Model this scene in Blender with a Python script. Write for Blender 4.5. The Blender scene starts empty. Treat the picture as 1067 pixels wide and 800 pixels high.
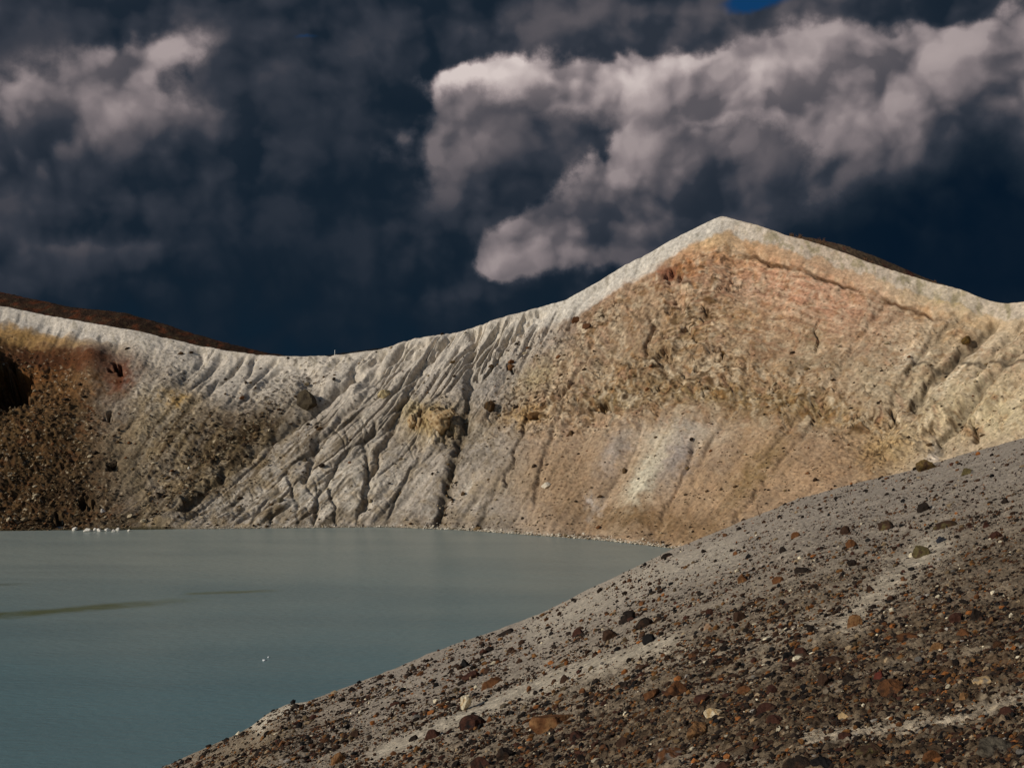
import bpy, math, random
import numpy as np

# ------------------------------------------------------------------ basics
scene = bpy.context.scene
COL = scene.collection
F = 1144.0            # focal length in photo pixels (photo is 1067 x 800)
CX, HY = 533.5, 385.0 # column of the view axis, row of the horizon
WATER = -48.0         # lake level below the camera
SUN_AZ = math.radians(-121)   # compass angle of the sun from +Y, clockwise to +X
SUN_EL = math.radians(25)
SUNDIR = np.array([math.sin(SUN_AZ)*math.cos(SUN_EL), math.cos(SUN_AZ)*math.cos(SUN_EL), math.sin(SUN_EL)])
rng = np.random.default_rng(7)

def lin(c):
    c = np.asarray(c, dtype=float)/255.0
    return np.where(c <= .04045, c/12.92, ((c+.055)/1.055)**2.4)

def sstep(a, b, x):
    t = np.clip((x-a)/(b-a), 0, 1)
    return t*t*(3-2*t)

# ------------------------------------------------------------------ numpy noise
def _h(ix, iy, seed):
    with np.errstate(over='ignore'):
        n = (ix.astype(np.uint32)*np.uint32(374761393) + iy.astype(np.uint32)*np.uint32(668265263)
             + np.uint32((seed*2246822519+12345) & 0xffffffff))
        n = (n ^ (n >> np.uint32(13)))*np.uint32(1274126177)
        n = n ^ (n >> np.uint32(16))
    return n

def gnoise(x, y, seed=0):
    """gradient noise about -1..1"""
    x = np.asarray(x, float); y = np.asarray(y, float)
    xi = np.floor(x).astype(np.int64); yi = np.floor(y).astype(np.int64)
    xf = x-xi; yf = y-yi
    u = xf*xf*xf*(xf*(xf*6-15)+10); v = yf*yf*yf*(yf*(yf*6-15)+10)
    def g(dx, dy):
        a = _h(xi+dx, yi+dy, seed).astype(np.float64)*(2*math.pi/4294967296.0)
        return np.cos(a)*(xf-dx)+np.sin(a)*(yf-dy)
    a = g(0, 0); b = g(1, 0); c = g(0, 1); d = g(1, 1)
    return 1.5*((a+(b-a)*u) + ((c+(d-c)*u)-(a+(b-a)*u))*v)

def fbm(x, y, seed=0, octv=4, gain=.5):
    s = 0; a = 1; t = 0
    for i in range(octv):
        s = s+a*gnoise(x*2**i, y*2**i, seed+i*17); t += a; a *= gain
    return s/t

def ridged(x, y, seed=0, octv=3, gain=.5):
    s = 0; a = 1; t = 0
    for i in range(octv):
        s = s+a*(1-np.abs(gnoise(x*2**i, y*2**i, seed+i*17))*1.6); t += a; a *= gain
    return s/t

def cells(x, y, seed=0):
    """distance to nearest feature point and cell random value"""
    xi = np.floor(x).astype(np.int64); yi = np.floor(y).astype(np.int64)
    best = np.full(np.shape(x), 9.0); val = np.zeros(np.shape(x))
    for dx in (-1, 0, 1):
        for dy in (-1, 0, 1):
            h1 = _h(xi+dx, yi+dy, seed).astype(np.float64)/4294967296.0
            h2 = _h(xi+dx, yi+dy, seed+77).astype(np.float64)/4294967296.0
            h3 = _h(xi+dx, yi+dy, seed+154).astype(np.float64)/4294967296.0
            d = np.hypot(xi+dx+h1-x, yi+dy+h2-y)
            m = d < best
            best = np.where(m, d, best); val = np.where(m, h3, val)
    return best, val

# ------------------------------------------------------------------ mesh helpers
def link(o, parent=None):
    COL.objects.link(o)
    if parent is not None:
        o.parent = parent
    return o

def tag(o, label=None, cat=None, group=None, kind=None):
    if label: o['label'] = label
    if cat: o['category'] = cat
    if group: o['group'] = group
    if kind: o['kind'] = kind
    return o

def mesh_np(name, V, Fa, mat, col=None, smooth=True):
    """V (n,3), Fa (m,k) faces of equal size, optional col (n,3) linear colours"""
    V = np.asarray(V, np.float32); Fa = np.asarray(Fa, np.int32)
    me = bpy.data.meshes.new(name)
    me.vertices.add(len(V)); me.vertices.foreach_set('co', V.ravel())
    k = Fa.shape[1]
    me.loops.add(Fa.size); me.loops.foreach_set('vertex_index', Fa.ravel())
    me.polygons.add(len(Fa))
    me.polygons.foreach_set('loop_start', np.arange(0, Fa.size, k, dtype=np.int32))
    me.polygons.foreach_set('loop_total', np.full(len(Fa), k, np.int32))
    me.polygons.foreach_set('use_smooth', np.full(len(Fa), bool(smooth)))
    me.update(calc_edges=True)
    if col is not None:
        at = me.color_attributes.new('tint', 'FLOAT_COLOR', 'POINT')
        c = np.ones((len(V), 4), np.float32); c[:, :3] = col
        at.data.foreach_set('color', c.ravel())
    me.materials.append(mat)
    return me

def grid_faces(nu, nv):
    a = np.arange(nu*nv).reshape(nv, nu)
    return np.stack([a[:-1, :-1], a[:-1, 1:], a[1:, 1:], a[1:, :-1]], -1).reshape(-1, 4)

# ------------------------------------------------------------------ materials
def new_mat(name):
    m = bpy.data.materials.new(name); m.use_nodes = True
    nt = m.node_tree; nt.nodes.clear()
    out = nt.nodes.new('ShaderNodeOutputMaterial')
    bs = nt.nodes.new('ShaderNodeBsdfPrincipled')
    nt.links.new(bs.outputs[0], out.inputs[0])
    return m, nt, bs

def earth_mat(name, scale, var=.35, bump=.4, dist=.1, rough=.95, base=None, detail=8):
    """base colour from the surface's own mineral tint (or a fixed colour) broken up by procedural noise"""
    m, nt, bs = new_mat(name)
    N = nt.nodes.new; L = nt.links.new
    tc = N('ShaderNodeTexCoord')
    n1 = N('ShaderNodeTexNoise'); n1.inputs['Scale'].default_value = scale; n1.inputs['Detail'].default_value = detail
    n1.inputs['Roughness'].default_value = .65
    L(tc.outputs['Object'], n1.inputs['Vector'])
    mr = N('ShaderNodeMapRange'); mr.inputs['From Min'].default_value = .3; mr.inputs['From Max'].default_value = .7
    mr.inputs['To Min'].default_value = 1-var; mr.inputs['To Max'].default_value = 1+var
    L(n1.outputs['Fac'], mr.inputs['Value'])
    mx = N('ShaderNodeVectorMath'); mx.operation = 'SCALE'
    if base is None:
        at = N('ShaderNodeAttribute'); at.attribute_name = 'tint'
        L(at.outputs['Color'], mx.inputs[0])
    else:
        mx.inputs[0].default_value = base
    L(mr.outputs[0], mx.inputs['Scale'])
    L(mx.outputs[0], bs.inputs['Base Color'])
    bs.inputs['Roughness'].default_value = rough
    bs.inputs['Specular IOR Level'].default_value = .15
    n2 = N('ShaderNodeTexNoise'); n2.inputs['Scale'].default_value = scale*2.3; n2.inputs['Detail'].default_value = 6
    n2.inputs['Roughness'].default_value = .7
    L(tc.outputs['Object'], n2.inputs['Vector'])
    bp = N('ShaderNodeBump'); bp.inputs['Strength'].default_value = bump; bp.inputs['Distance'].default_value = dist
    L(n2.outputs['Fac'], bp.inputs['Height']); L(bp.outputs[0], bs.inputs['Normal'])
    return m

M_WALL = earth_mat('crater_earth', .8, var=.30, bump=.5, dist=.45)
M_GROUND = earth_mat('scree', 6.0, var=.45, bump=.9, dist=.12)
M_ROCK = earth_mat('stone', 5.0, var=.45, bump=.8, dist=.06, rough=.85)
M_FAR = earth_mat('dark_soil', .15, var=.5, bump=1.0, dist=2.0)

# ------------------------------------------------------------------ terrain: near slope
FG_H, FG_R, FG_S, FG_T = 4.0, 100.0, .37, .228
sil = np.array([(100,832),(165,801),(200,786),(240,768),(262,757),(280,743),(300,734),(322,731),(360,717),(400,702),(450,681),(500,663),
                (560,641),(600,621),(650,597),(700,573),(750,553),(790,538),(830,521),(880,507),(940,493),(1000,475),(1067,457),(1150,436)], float)
def w_of_u(u):
    base = FG_T-FG_S*u
    c = (sil[:, 1]-HY)/F-(FG_T-FG_S*(sil[:, 0]-CX)/F)
    us = (sil[:, 0]-CX)/F
    us = np.concatenate([[us[0]-.5], us, [us[-1]+.5]]); c = np.concatenate([[0], c, [0]])
    uu = np.linspace(-1.3, 1.3, 2601); cc = np.interp(uu, us, c)
    k = np.exp(-np.linspace(-2, 2, 13)**2); k /= k.sum()
    cc = np.convolve(cc, k, 'same')
    return base+np.interp(u, uu, cc)

ALX, ALY = -.86, .52            # downhill direction in plan
def fg_under(x, y):
    """rills and hummocks of the near slope (metres)"""
    c = x*.52+y*.86; a = ALX*x+ALY*y
    r = np.hypot(x, y); f = sstep(4, 25, r)
    return f*(.13*fbm(x*.33, y*.33, 14, 3)*sstep(20, 50, r)+.22*fbm(c*.10, a*.035, 3, 3)+.14*fbm(c*.45, a*.09, 9, 3)*sstep(-.3, .5, fbm(x*.03, y*.03, 91, 2)+.2)+.05*fbm(x*.9, y*.9, 13, 2))

def fg_z(x, y, under=True):
    r = np.hypot(x, y)
    u = np.where(y > 1e-3, x/np.maximum(y, 1e-3), 0)
    front = sstep(0, 1, (y/np.maximum(r, 1e-6)-.35)/.25)
    cor = (w_of_u(np.clip(u, -1.25, 1.25))-(FG_T-FG_S*np.clip(u, -1.25, 1.25)))*np.maximum(y, 0)*front
    z = -FG_H*(1-r/FG_R)**2+FG_S*x-FG_T*y-cor
    z = np.where(r > FG_R*1.6, z-.0*r, z)
    if under: z = z+fg_under(x, y)
    return z

def fg_point(px, py):
    """point of the near slope seen at a photo pixel"""
    u = (px-CX)/F; k = math.sqrt(1+u*u)
    e = max((py-HY)/F-float(w_of_u(np.array([u]))[0]), 2e-4)
    b = 2/FG_R+e/(k*FG_H)
    r = (b-math.sqrt(b*b-4/FG_R**2))/2*FG_R**2
    y = r/k; x = u*y
    for _ in range(6):   # settle on the undulating surface
        z = float(fg_z(np.array([x]), np.array([y]))[0])
        err = (-z/y)-(py-HY)/F
        g = FG_H*(1-r/FG_R)**2/r
        dr = err/max(g/r+2*FG_H*(1-r/FG_R)/FG_R/r, 1e-4)
        r = min(max(r+np.clip(dr, -.1*r, .1*r)*.7, 2.0), FG_R*.97); y = r/k; x = u*y
    return x, y, float(fg_z(np.array([x]), np.array([y]))[0])

def fg_normal(x, y, e=.5):
    X = np.array([x-e, x+e, x, x]); Y = np.array([y, y, y-e, y+e]); Z = fg_z(X, Y)
    n = np.array([-(Z[1]-Z[0])/(2*e), -(Z[3]-Z[2])/(2*e), 1.]); return n/np.linalg.norm(n)

def streak(px, py, pts, width):
    """soft mask of a polyline in the (px,py) chart"""
    d = np.full(px.shape, 1e9)
    for (x0, y0), (x1, y1) in zip(pts[:-1], pts[1:]):
        dx, dy = x1-x0, y1-y0
        t = np.clip(((px-x0)*dx+(py-y0)*dy)/(dx*dx+dy*dy), 0, 1)
        d = np.minimum(d, np.hypot(px-x0-t*dx, py-y0-t*dy))
    return np.exp(-(d/width)**2)

def blob(px, py, cx, cy, sx, sy, rot=0.0):
    a = math.radians(rot); c, s = math.cos(a), math.sin(a)
    dx, dy = px-cx, py-cy
    X = (dx*c-dy*s)/sx; Y = (dx*s+dy*c)/sy      # rot>0 tilts up to the right
    return np.exp(-(X*X+Y*Y))

def build_ground():
    phf = np.radians(np.linspace(-29, 29, 1250))
    phb = np.radians(np.linspace(29, 331, 150))[1:]
    ph = np.concatenate([phf, phb])
    rr = [.6]
    while rr[-1] < 11: rr.append(rr[-1]*1.09)
    r = rr[-1]
    while r < FG_R*1.02:   # rows about one pixel apart as seen from above the slope
        px_per_m = F*(FG_H*abs(1-r/FG_R)**2/r**2+2*FG_H*abs(1-r/FG_R)/FG_R/r)+1.2
        r += min(max(.8/px_per_m, .02), .55); rr.append(r)
    while r < 460: r *= 1.025; rr.append(r)
    rr = np.array(rr)
    R, P = np.meshgrid(rr, ph, indexing='ij')
    x = R*np.sin(P); y = R*np.cos(P)
    z = fg_z(x, y)
    # gravel relief
    near = sstep(6, 12, R)*(1-sstep(FG_R*1.05, FG_R*1.3, R))
    c1, v1 = cells(x*2.2, y*2.2, 5); c2, v2 = cells(x*5.5, y*5.5, 6)
    c3, v3 = cells(x*.9, y*.9, 8)
    px = CX+F*x/np.maximum(y, .1); py = HY-F*z/np.maximum(y, .1)
    front = (y > 1) & (np.abs(px-CX) < 700)
    px = np.where(front, px, 700.); py = np.where(front, py, 750.)
    # stoniness: coarser rubble low right, finer dust up along the skyline
    c = x*.52+y*.86; a = ALX*x+ALY*y
    q = (py-(HY+F*w_of_u(np.clip((px-CX)/F, -1, 1))))          # pixels below the skyline
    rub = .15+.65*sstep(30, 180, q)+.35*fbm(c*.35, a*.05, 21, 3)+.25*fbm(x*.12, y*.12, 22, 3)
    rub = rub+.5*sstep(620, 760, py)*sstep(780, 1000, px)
    rub += .3*blob(px, py, 300, 775, 140, 30, 22)
    pale = np.zeros_like(px)
    for pts, wd, am in [([(395,785),(470,752),(540,722),(620,693),(700,668)], 10, 1.), ([(880,650),(915,618),(950,588),(975,566)], 15, .95),
                        ([(850,668),(780,700),(700,725)], 8, .3), ([(840,770),(930,758),(990,751),(1030,738),(1067,725)], 9, 1.), ([(560,655),(620,625),(680,600),(760,575)], 16, .6),
                        ([(860,640),(820,655),(800,662)], 7, .6), ([(268,757),(285,744),(300,737),(316,734)], 6, 1.2), ([(860,715),(960,690),(1067,670)], 6, .3),
                        ([(640,700),(740,680),(860,660)], 10, .25), ([(690,790),(800,800)], 9, .4)]:
        pale = np.maximum(pale, am*streak(px+6*gnoise(px/14, py/14, 41), py+4*gnoise(px/11, py/11, 40), pts, wd))
    rub = np.clip(rub-.7*pale, 0, 1)
    lump = np.maximum(0, .5-c1)*.16*(v1 > .45)+np.maximum(0, .45-c2)*.07*(v2 > .3)+np.maximum(0, .42-c3)*.35*(v3 > .8)
    z = z+near*(.35*rub*lump+(.055*fbm(x*4, y*4, 30, 3, .75)+.05*fbm(x*11, y*11, 31, 2, .7))*(.45+rub))
    # colours (soil and gravel)
    dust = lin([158, 148, 134]); brown = lin([98, 83, 63]); lav = lin([168, 160, 151]); palec = lin([206, 199, 184]); dark = lin([60, 47, 36])
    n1 = fbm(x*.25, y*.25, 50, 4); n2 = fbm(x*2.5, y*2.5, 51, 3)
    col = dust[None, None, :]*np.ones(px.shape+(1,))
    def mixc(col, c2_, f): return col+(c2_-col)*np.clip(f, 0, 1)[..., None]
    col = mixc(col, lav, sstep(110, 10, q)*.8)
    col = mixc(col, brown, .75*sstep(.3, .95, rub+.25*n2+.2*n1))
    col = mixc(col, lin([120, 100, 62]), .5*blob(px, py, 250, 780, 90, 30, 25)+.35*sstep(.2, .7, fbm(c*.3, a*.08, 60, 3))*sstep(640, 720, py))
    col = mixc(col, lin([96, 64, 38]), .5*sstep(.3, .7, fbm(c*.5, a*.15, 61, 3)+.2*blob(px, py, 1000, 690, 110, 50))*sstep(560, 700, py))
    col = mixc(col, palec, pale*.95*(.75+.5*n2))
    g1 = (v1-.5); g2 = (v2-.5)
    n3 = fbm(x*4.5, y*4.5, 53, 3, .7); col = mixc(col, lin([62, 49, 35]), .7*sstep(.1, .42, n3)*(.25+.75*rub)); col = mixc(col, lin([178, 168, 148]), .4*sstep(.15, .45, -n3))
    sp = sstep(.42, .2, c1)*(v1 > .6)*rub; col = mixc(col, dark, sp*.7)
    sp = sstep(.42, .2, c2)*(v2 > .6)*(.3+rub); col = mixc(col, dark, sp*.65)
    sp = sstep(.3, .15, c2)*(v2 < .06); col = mixc(col, lin([190, 180, 160]), sp*.7)
    col = col*(1+.25*n2[..., None]+.12*g2[..., None])
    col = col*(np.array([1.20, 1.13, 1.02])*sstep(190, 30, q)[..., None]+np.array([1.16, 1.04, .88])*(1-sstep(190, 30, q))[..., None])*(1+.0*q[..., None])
    V = np.stack([x, y, z], -1).reshape(-1, 3)
    nu = len(ph); nv = len(rr)
    Fa = grid_faces(nu, nv)
    # close the ring behind the camera
    a_ = np.arange(nv-1)*nu
    ring = np.stack([a_+nu-1, a_, a_+nu, a_+2*nu-1], -1)
    Fa = np.concatenate([Fa, ring])[:, ::-1]
    # cap under the camera
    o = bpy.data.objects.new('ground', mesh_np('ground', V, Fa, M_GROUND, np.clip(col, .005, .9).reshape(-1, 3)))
    link(o); tag(o, kind='structure')
    o['label'] = 'grey brown stony scree slope running down to the lake'
    return o

# ------------------------------------------------------------------ terrain: crater slope across the lake
def shore_depth_px(s):
    yy = np.interp(s, [-100, 0, 100, 250, 400, 480, 550, 600, 640, 700], [554.5, 553, 552, 550.5, 549, 552, 557, 560.5, 564, 571])
    d = -WATER*F/(yy-HY)
    ext = np.interp(s, [-900, -500, -100], [235, 285, 324]); d = np.where(s < -100, ext, d)
    ext = np.interp(s, [700, 850, 1100, 1500, 1900], [295, 268, 222, 170, 130]); d = np.where(s > 700, ext, d)
    return d
crest = np.array([(-700,300),(-300,300),(-100,305),(0,318.5),(54,329),(95,336),(130,342),(169,351),(203,359),(236,365),(270,369),(300,370.5),(342,371),(385,365),(400,362),(430,353),(480,346),(520,331),(560,320),
                  (590,312),(620,295),(650,277),(680,262),(700,250),(725,238),(740,230),(753,225),(765,228),(785,233),(820,245),(860,256),(900,271),(930,282),(960,291),(1000,301),(1030,313),
                  (1050,316),(1067,314),(1120,300),(1300,250),(1700,200)], float)
XC = np.array([(-900,-1000),(-500,-450),(-100,0),(0,130),(100,262),(180,395),(250,455),(350,520),(455,585),(560,715),(650,862),(800,1075),(1000,1300),(1400,1750),(1900,2300)], float)
def crest_depth(px):
    return np.interp(px, [-1000, -300, 0, 300, 500, 753, 900, 1067, 1300, 1800, 2300], [330, 395, 432, 408, 400, 392, 365, 335, 290, 220, 180])

def smooth1(v, n):
    k = np.hanning(n+2)[1:-1]; k /= k.sum()
    p = np.pad(v, n//2, mode='edge'); return np.convolve(p, k, 'valid')[:len(v)]

def wall_base(S, T):
    """fall-line chart (shore column S, height fraction T) -> world"""
    su = np.linspace(-900, 1900, 5601)
    dshore = np.interp(S, su, smooth1(shore_depth_px(su), 61))
    xc = np.interp(S, su, smooth1(np.interp(su, XC[:, 0], XC[:, 1]), 121))
    cu = np.linspace(-1000, 2300, 6601)
    cz = np.interp(xc, cu, smooth1(np.interp(cu, crest[:, 0], crest[:, 1]), 15))
    cz = cz+1.1*fbm(xc/23, xc*0+3, 130, 4, .6)+.9*gnoise(xc/5.5, xc*0+8, 131)*sstep(-.1, .4, gnoise(xc/40, xc*0, 132))
    dc = np.interp(xc, cu, smooth1(crest_depth(cu), 201))
    sx = (S-CX)/F*dshore; sy = dshore
    qx = (xc-CX)/F*dc; qy = dc; qz = (HY-cz)/F*dc
    Tc = np.clip(T, -1, 1)
    k = .26
    prof = np.where(Tc > 0, (1-k)*Tc+k*np.maximum(Tc, 0)**2.6, Tc*.7)
    x = sx+(qx-sx)*T; y = sy+(qy-sy)*T
    z = WATER+(qz-WATER)*prof
    over = np.maximum(T-1, 0)
    z = z-over*60-over**2*30
    return x, y, z

def wall_fields(S, T):
    """displacement along the outward normal (m) and colour"""
    x, y, z = wall_base(S, T)
    px = CX+F*x/y; py = HY-F*z/y
    cu = crest
    below = py-np.interp(px, cu[:, 0], cu[:, 1])         # photo pixels below the crest line
    shore_y = np.interp(px, [-100, 0, 100, 250, 400, 480, 550, 600, 640, 700, 900, 1100], [554.5, 553, 552, 550.5, 549, 552, 557, 560.5, 564, 571, 590, 600])
    above = shore_y-py                                    # pixels above the shore
    inside = sstep(-.02, .03, T)*(1-sstep(.985, 1.02, T)*.8)
    B = lambda *a: blob(px, py, *a)
    h = T*300.
    ws = S+6*fbm(S/60, h/60, 1, 3)
    wf = 7*gnoise(px/9, py/9, 2)+4*gnoise(px/4, py/4, 3)   # ragged edges for colour zones
    wg = 7*gnoise(px/9+5, py/9, 4)+4*gnoise(px/4+9, py/4, 5)
    Bn = lambda cx, cy, sx, sy, rot=0.: blob(px+wf, py+wg, cx, cy, sx, sy, rot)
    # ---- zones
    rubble = np.clip(1.15*sstep(130, 50, px-.25*(py-450))*sstep(25, 70, below)+.9*Bn(215, 480, 75, 40, 35)+.8*Bn(290, 400, 60, 14, 40)+.55*Bn(170,410,60,60)
                     +.7*Bn(330, 395, 70, 8, 40), 0, 1)
    rocky = np.clip(.9*Bn(600, 330, 70, 35, 35)+.9*Bn(720, 330, 55, 40, 20)+1.0*Bn(680, 400, 110, 26, 8)+.8*Bn(850, 420, 110, 26, -12)+.7*Bn(540, 430, 40, 30)
                    +1.0*Bn(453, 438, 24, 20)+.7*Bn(920, 460, 60, 25, 20)+.5*Bn(730, 270, 40, 25)+.4*Bn(620,430,60,25)+.25*Bn(800, 300, 130, 60, -12)+.25*Bn(1000, 400, 80, 70), 0, 1)*sstep(12, 35, below)
    rth = np.interp(px, [60, 130, 180, 240], [24, 30, 55, 75])
    rimz = sstep(rth, rth*.35, below)*sstep(-40, 60, px)*sstep(620, 560, px)
    rimw = sstep(17.5, 13.5, below+6*gnoise(px/16, 1, 7)+5*fbm(px/6, below/9, 8, 3))
    cen = sstep(250, 330, px)*sstep(560, 500, px)
    lowg = (B(310, 515, 85, 42, 12)*1.3+B(375, 505, 42, 45)+.6*B(225,530,30,14))
    # ---- relief
    d = np.zeros_like(px)
    d += 3.0*fbm(S/95, h/120, 11, 3)+1.7*fbm(S/34, h/60, 12, 3)
    # gullies follow the fall line, unevenly spaced, fading in and out
    wS = S+16*fbm(S/75, h/110, 25, 3)+5*fbm(S/22, h/45, 26, 2)
    wL = S+9*fbm(S/40, h/70, 27, 3)
    g1 = np.clip(1-np.abs(gnoise(wS/30, h/260, 20))*6.0, 0, 1)*sstep(-.45, .15, fbm(S/45, h/90, 28, 2))
    g2 = np.clip(1-np.abs(gnoise(wL/15, h/120, 21))*5.0, 0, 1)*sstep(-.25, .3, fbm(S/30, h/60, 29, 2))
    g3 = np.clip(1-np.abs(gnoise(ws/6.5+1.5*gnoise(h/40, S/30, 24), h/60, 22))*4.0, 0, 1)*sstep(-.1, .4, fbm(S/20, h/40, 30, 2))
    A1 = .6+1.5*rimz+1.7*cen*(.15+.85*sstep(115, 65, below))+.9*sstep(150, 300, px)*sstep(380, 300, px)+.8*sstep(880, 960, px)*sstep(40, 80, below)
    d -= .75*A1*g1*(1-.5*rocky)
    d += .35*(rimz+.5*cen)*ridged(wS/26, h/120, 31, 2)
    d -= (.25+1.1*rimz+.75*cen*sstep(120, 60, below))*g2*(1-.4*rocky)
    # branching gullies at the foot of the pale ribs
    rs = np.random.default_rng(77)
    stems = [([(311, 549), (309, 524), (303, 505), (300, 492)], 2.0), ([(327, 549), (331, 520), (345, 497), (362, 470), (388, 448)], 3.2), ([(371, 549), (378, 515), (383, 488), (379, 462), (392, 440)], 3.0),
             ([(352, 549), (349, 525), (341, 507)], 2.2), ([(262, 549), (270, 527), (290, 510)], 2.2), ([(238, 549), (250, 530), (268, 520)], 1.8), ([(404, 549), (410, 520), (428, 492), (440, 470)], 2.2),
             ([(283, 549), (286, 530), (297, 515)], 2.2), ([(205, 549), (222, 532), (250, 518)], 2.0), ([(335, 452), (325, 470), (312, 480)], 2.0), ([(500, 549), (512, 515), (528, 480)], 1.4)]
    wpx = px+3.2*gnoise(px/12, py/14, 62); wpy = py+2*gnoise(px/14, py/14, 63); box = (px > 180) & (px < 560) & (py > 415) & (py < 556)
    bx_, by_ = wpx[box], wpy[box]; gd = np.zeros(bx_.shape)
    for pts, am in stems:
        gd = np.maximum(gd, am*streak(bx_, by_, pts, 2.1))
        for (x0, y0), (x1, y1) in zip(pts[:-1], pts[1:]):
            for f_ in rs.uniform(.05, 1, max(2, int(math.hypot(x1-x0, y1-y0)/5))):
                cx_, cy_ = x0+(x1-x0)*f_, y0+(y1-y0)*f_; side = -1 if rs.uniform() < .78 else 1
                ln_ = rs.uniform(7, 30); an = math.radians(rs.uniform(6, 30))*side+math.radians(8)
                gd = np.maximum(gd, am*rs.uniform(.12, .36)*streak(bx_, by_, [(cx_, cy_), (cx_+math.sin(an)*ln_*.5, cy_-math.cos(an)*ln_*.55), (cx_+math.sin(an*1.7)*ln_, cy_-math.cos(an)*ln_)], rs.uniform(.9, 1.5)))
    d[box] -= gd*.55*(.7+.5*gnoise(bx_/14, by_/14, 66))
    gul = np.zeros_like(px); gul[box] = np.clip(gd/3, 0, 1)
    low = np.clip(lowg, 0, 1.2)
    d += low*1.2*fbm(S/24, h/70, 65, 2)
    d -= (.10+.3*rimz)*g3
    d += .35*cen*fbm(S/9, h/12, 87, 4, .6)
    # central ravine
    rav = streak(px+3.5*gnoise(1, py/11, 33)+1.5*gnoise(3, py/4, 37), py, [(560, 322), (530, 352), (505, 382), (489, 405), (484, 440), (474, 480), (462, 520), (455, 548)], 4.5)
    rav2 = streak(px+2.5*gnoise(3, py/9, 34), py, [(493, 345), (490, 380), (487, 405)], 4)
    d -= 3.6*rav*(.6+.6*gnoise(px/6, py/6, 38))+2.4*rav2
    # diagonal channels dropping from the saddle and on the right
    chans = [([(398, 366), (360, 400), (325, 425), (285, 455), (230, 495), (190, 530)], 5, 3), ([(440, 355), (395, 398), (360, 430), (330, 462), (318, 500)], 3.5, 2.2),
             ([(470, 350), (440, 385), (420, 420), (395, 470), (380, 530)], 3.5, 2.2), ([(1035, 335), (1000, 372), (965, 400), (950, 425)], 5, 2.6),
             ([(1067, 360), (1030, 395), (1000, 430), (975, 465)], 4.5, 2.2), ([(1000, 330), (965, 365), (940, 400)], 4, 1.4), ([(1067, 330), (1035, 365), (1015, 390)], 3, 1.6),
             ([(620, 360), (590, 410), (570, 470), (555, 520)], 2.5, 1.2), ([(728, 460), (708, 500), (690, 540)], 2.5, 1.0), ([(780, 400), (735, 470), (720, 510)], 3, .8),
             ([(860, 420), (815, 480), (770, 545)], 3, 1.0), ([(920, 320), (880, 380), (850, 420)], 3.5, 1.2), ([(852,334),(848,343),(853,352),(849,364)], 1.5, 1.7), ([(929,427),(930,440)], 1.8, 3.0), ([(1012,440),(1016,458)], 1.6, 2.5),
             ([(552, 425), (540, 465), (525, 505)], 1.6, 1.4), ([(690, 330), (678, 345), (672, 372)], 2, 2.0), ([(600, 400), (575, 420)], 2, 1.5)]
    chm = np.zeros_like(px)
    for pts, wd, am in chans:
        m = streak(px+4*gnoise(px/14, py/14, 35)+1.5*gnoise(px/5, py/5, 39), py+4*gnoise(px/14, py/14+7, 36), pts, wd); d -= am*m; chm = np.maximum(chm, m*(am/3))
    # rock bands: broken, ledgy relief
    wx = px+12*fbm(px/22, py/22, 70, 3); wy = py+12*fbm(px/22+9, py/22, 71, 3)
    c1, v1c = cells(wx/17, wy/14, 72); c2, v2c = cells(wx/5.5, wy/5.0, 73)
    bill = 1-2*np.abs(gnoise(wx/14, wy/14, 75)); bill2 = 1-2*np.abs(gnoise(wx/6.5, wy/6, 76))
    d += .72*rocky*(.35+.9*sstep(-.25, .35, fbm(px/38, py/30, 78, 3)))*(1.5*(v1c-.5)*sstep(.75, .45, c1)+.6*bill+.3*bill2+.7*(v2c-.5)*sstep(.7, .4, c2)+2.4*fbm(px/26, py/22, 74, 5, .6)+.5*np.round(fbm(px/18, py/9, 77, 3)*4)/2)
    crv = np.abs(fbm(px/19+.5*fbm(px/9, py/9, 140, 2), py/15, 141, 3, .55)); crm = sstep(.05, .0, crv)*sstep(.05, .35, fbm(px/30, py/26, 142, 2)+.15)*np.clip(rocky+.15*sstep(560, 620, px), 0, 1)
    d -= 1.8*crm
    # outcrop at the centre and its shaded hollow
    d += 4.0*B(448, 437, 20, 15)-3.5*Bn(462, 446, 7, 11)-2.5*Bn(436, 432, 4, 9)
    # cavities
    for cx_, cy_, sx_, sy_, dp in [(6, 403, 30, 25, 19), (123, 388, 7, 8, 9), (115, 437, 7, 6, 4), (90, 520, 9, 7, 4), (715, 345, 9, 6, 3), (690, 372, 14, 6, 3), (632, 425, 12, 5, 3),
                                   (752, 372, 6, 4, 3), (735, 325, 4, 8, 2.5), (533, 352+30, 5, 4, 2.5), (117, 485, 6, 6, 3), (60, 540, 12, 5, 2), (700, 290, 9, 6, 2)]:
        d -= dp*sstep(.35, .75, Bn(cx_, cy_, sx_, sy_))
    d += 11*B(-46, 398, 28, 44)+3*B(95, 372, 16, 18)  # first bulge, mostly out of view, added to throw shade on the left hollow
    # cap rock lip below the crest on the right
    lip = sstep(-.35, .2, gnoise(px/37, 8, 99))*sstep(5, 2, np.abs(below-32-6*gnoise(px/24, 3, 78)-3*gnoise(px/8, 5, 78)))*sstep(765, 785, px)*sstep(1030, 990, px)
    d -= 1.2*lip
    # rubble and pitting: stones of many sizes
    qx_ = px+3*gnoise(px/7, py/7, 84); qy_ = py+3*gnoise(px/7, py/7, 85)
    cc1, cv1 = cells(qx_/5.3, qy_/4.4, 80); cc2, cv2 = cells(qx_/2.6, qy_/2.2, 81); cc0, cv0 = cells(qx_/11, qy_/9, 79)
    den = sstep(-.5, .4, fbm(px/22, py/22, 86, 3))
    rd = rubble*(.35+.65*den)
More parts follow.
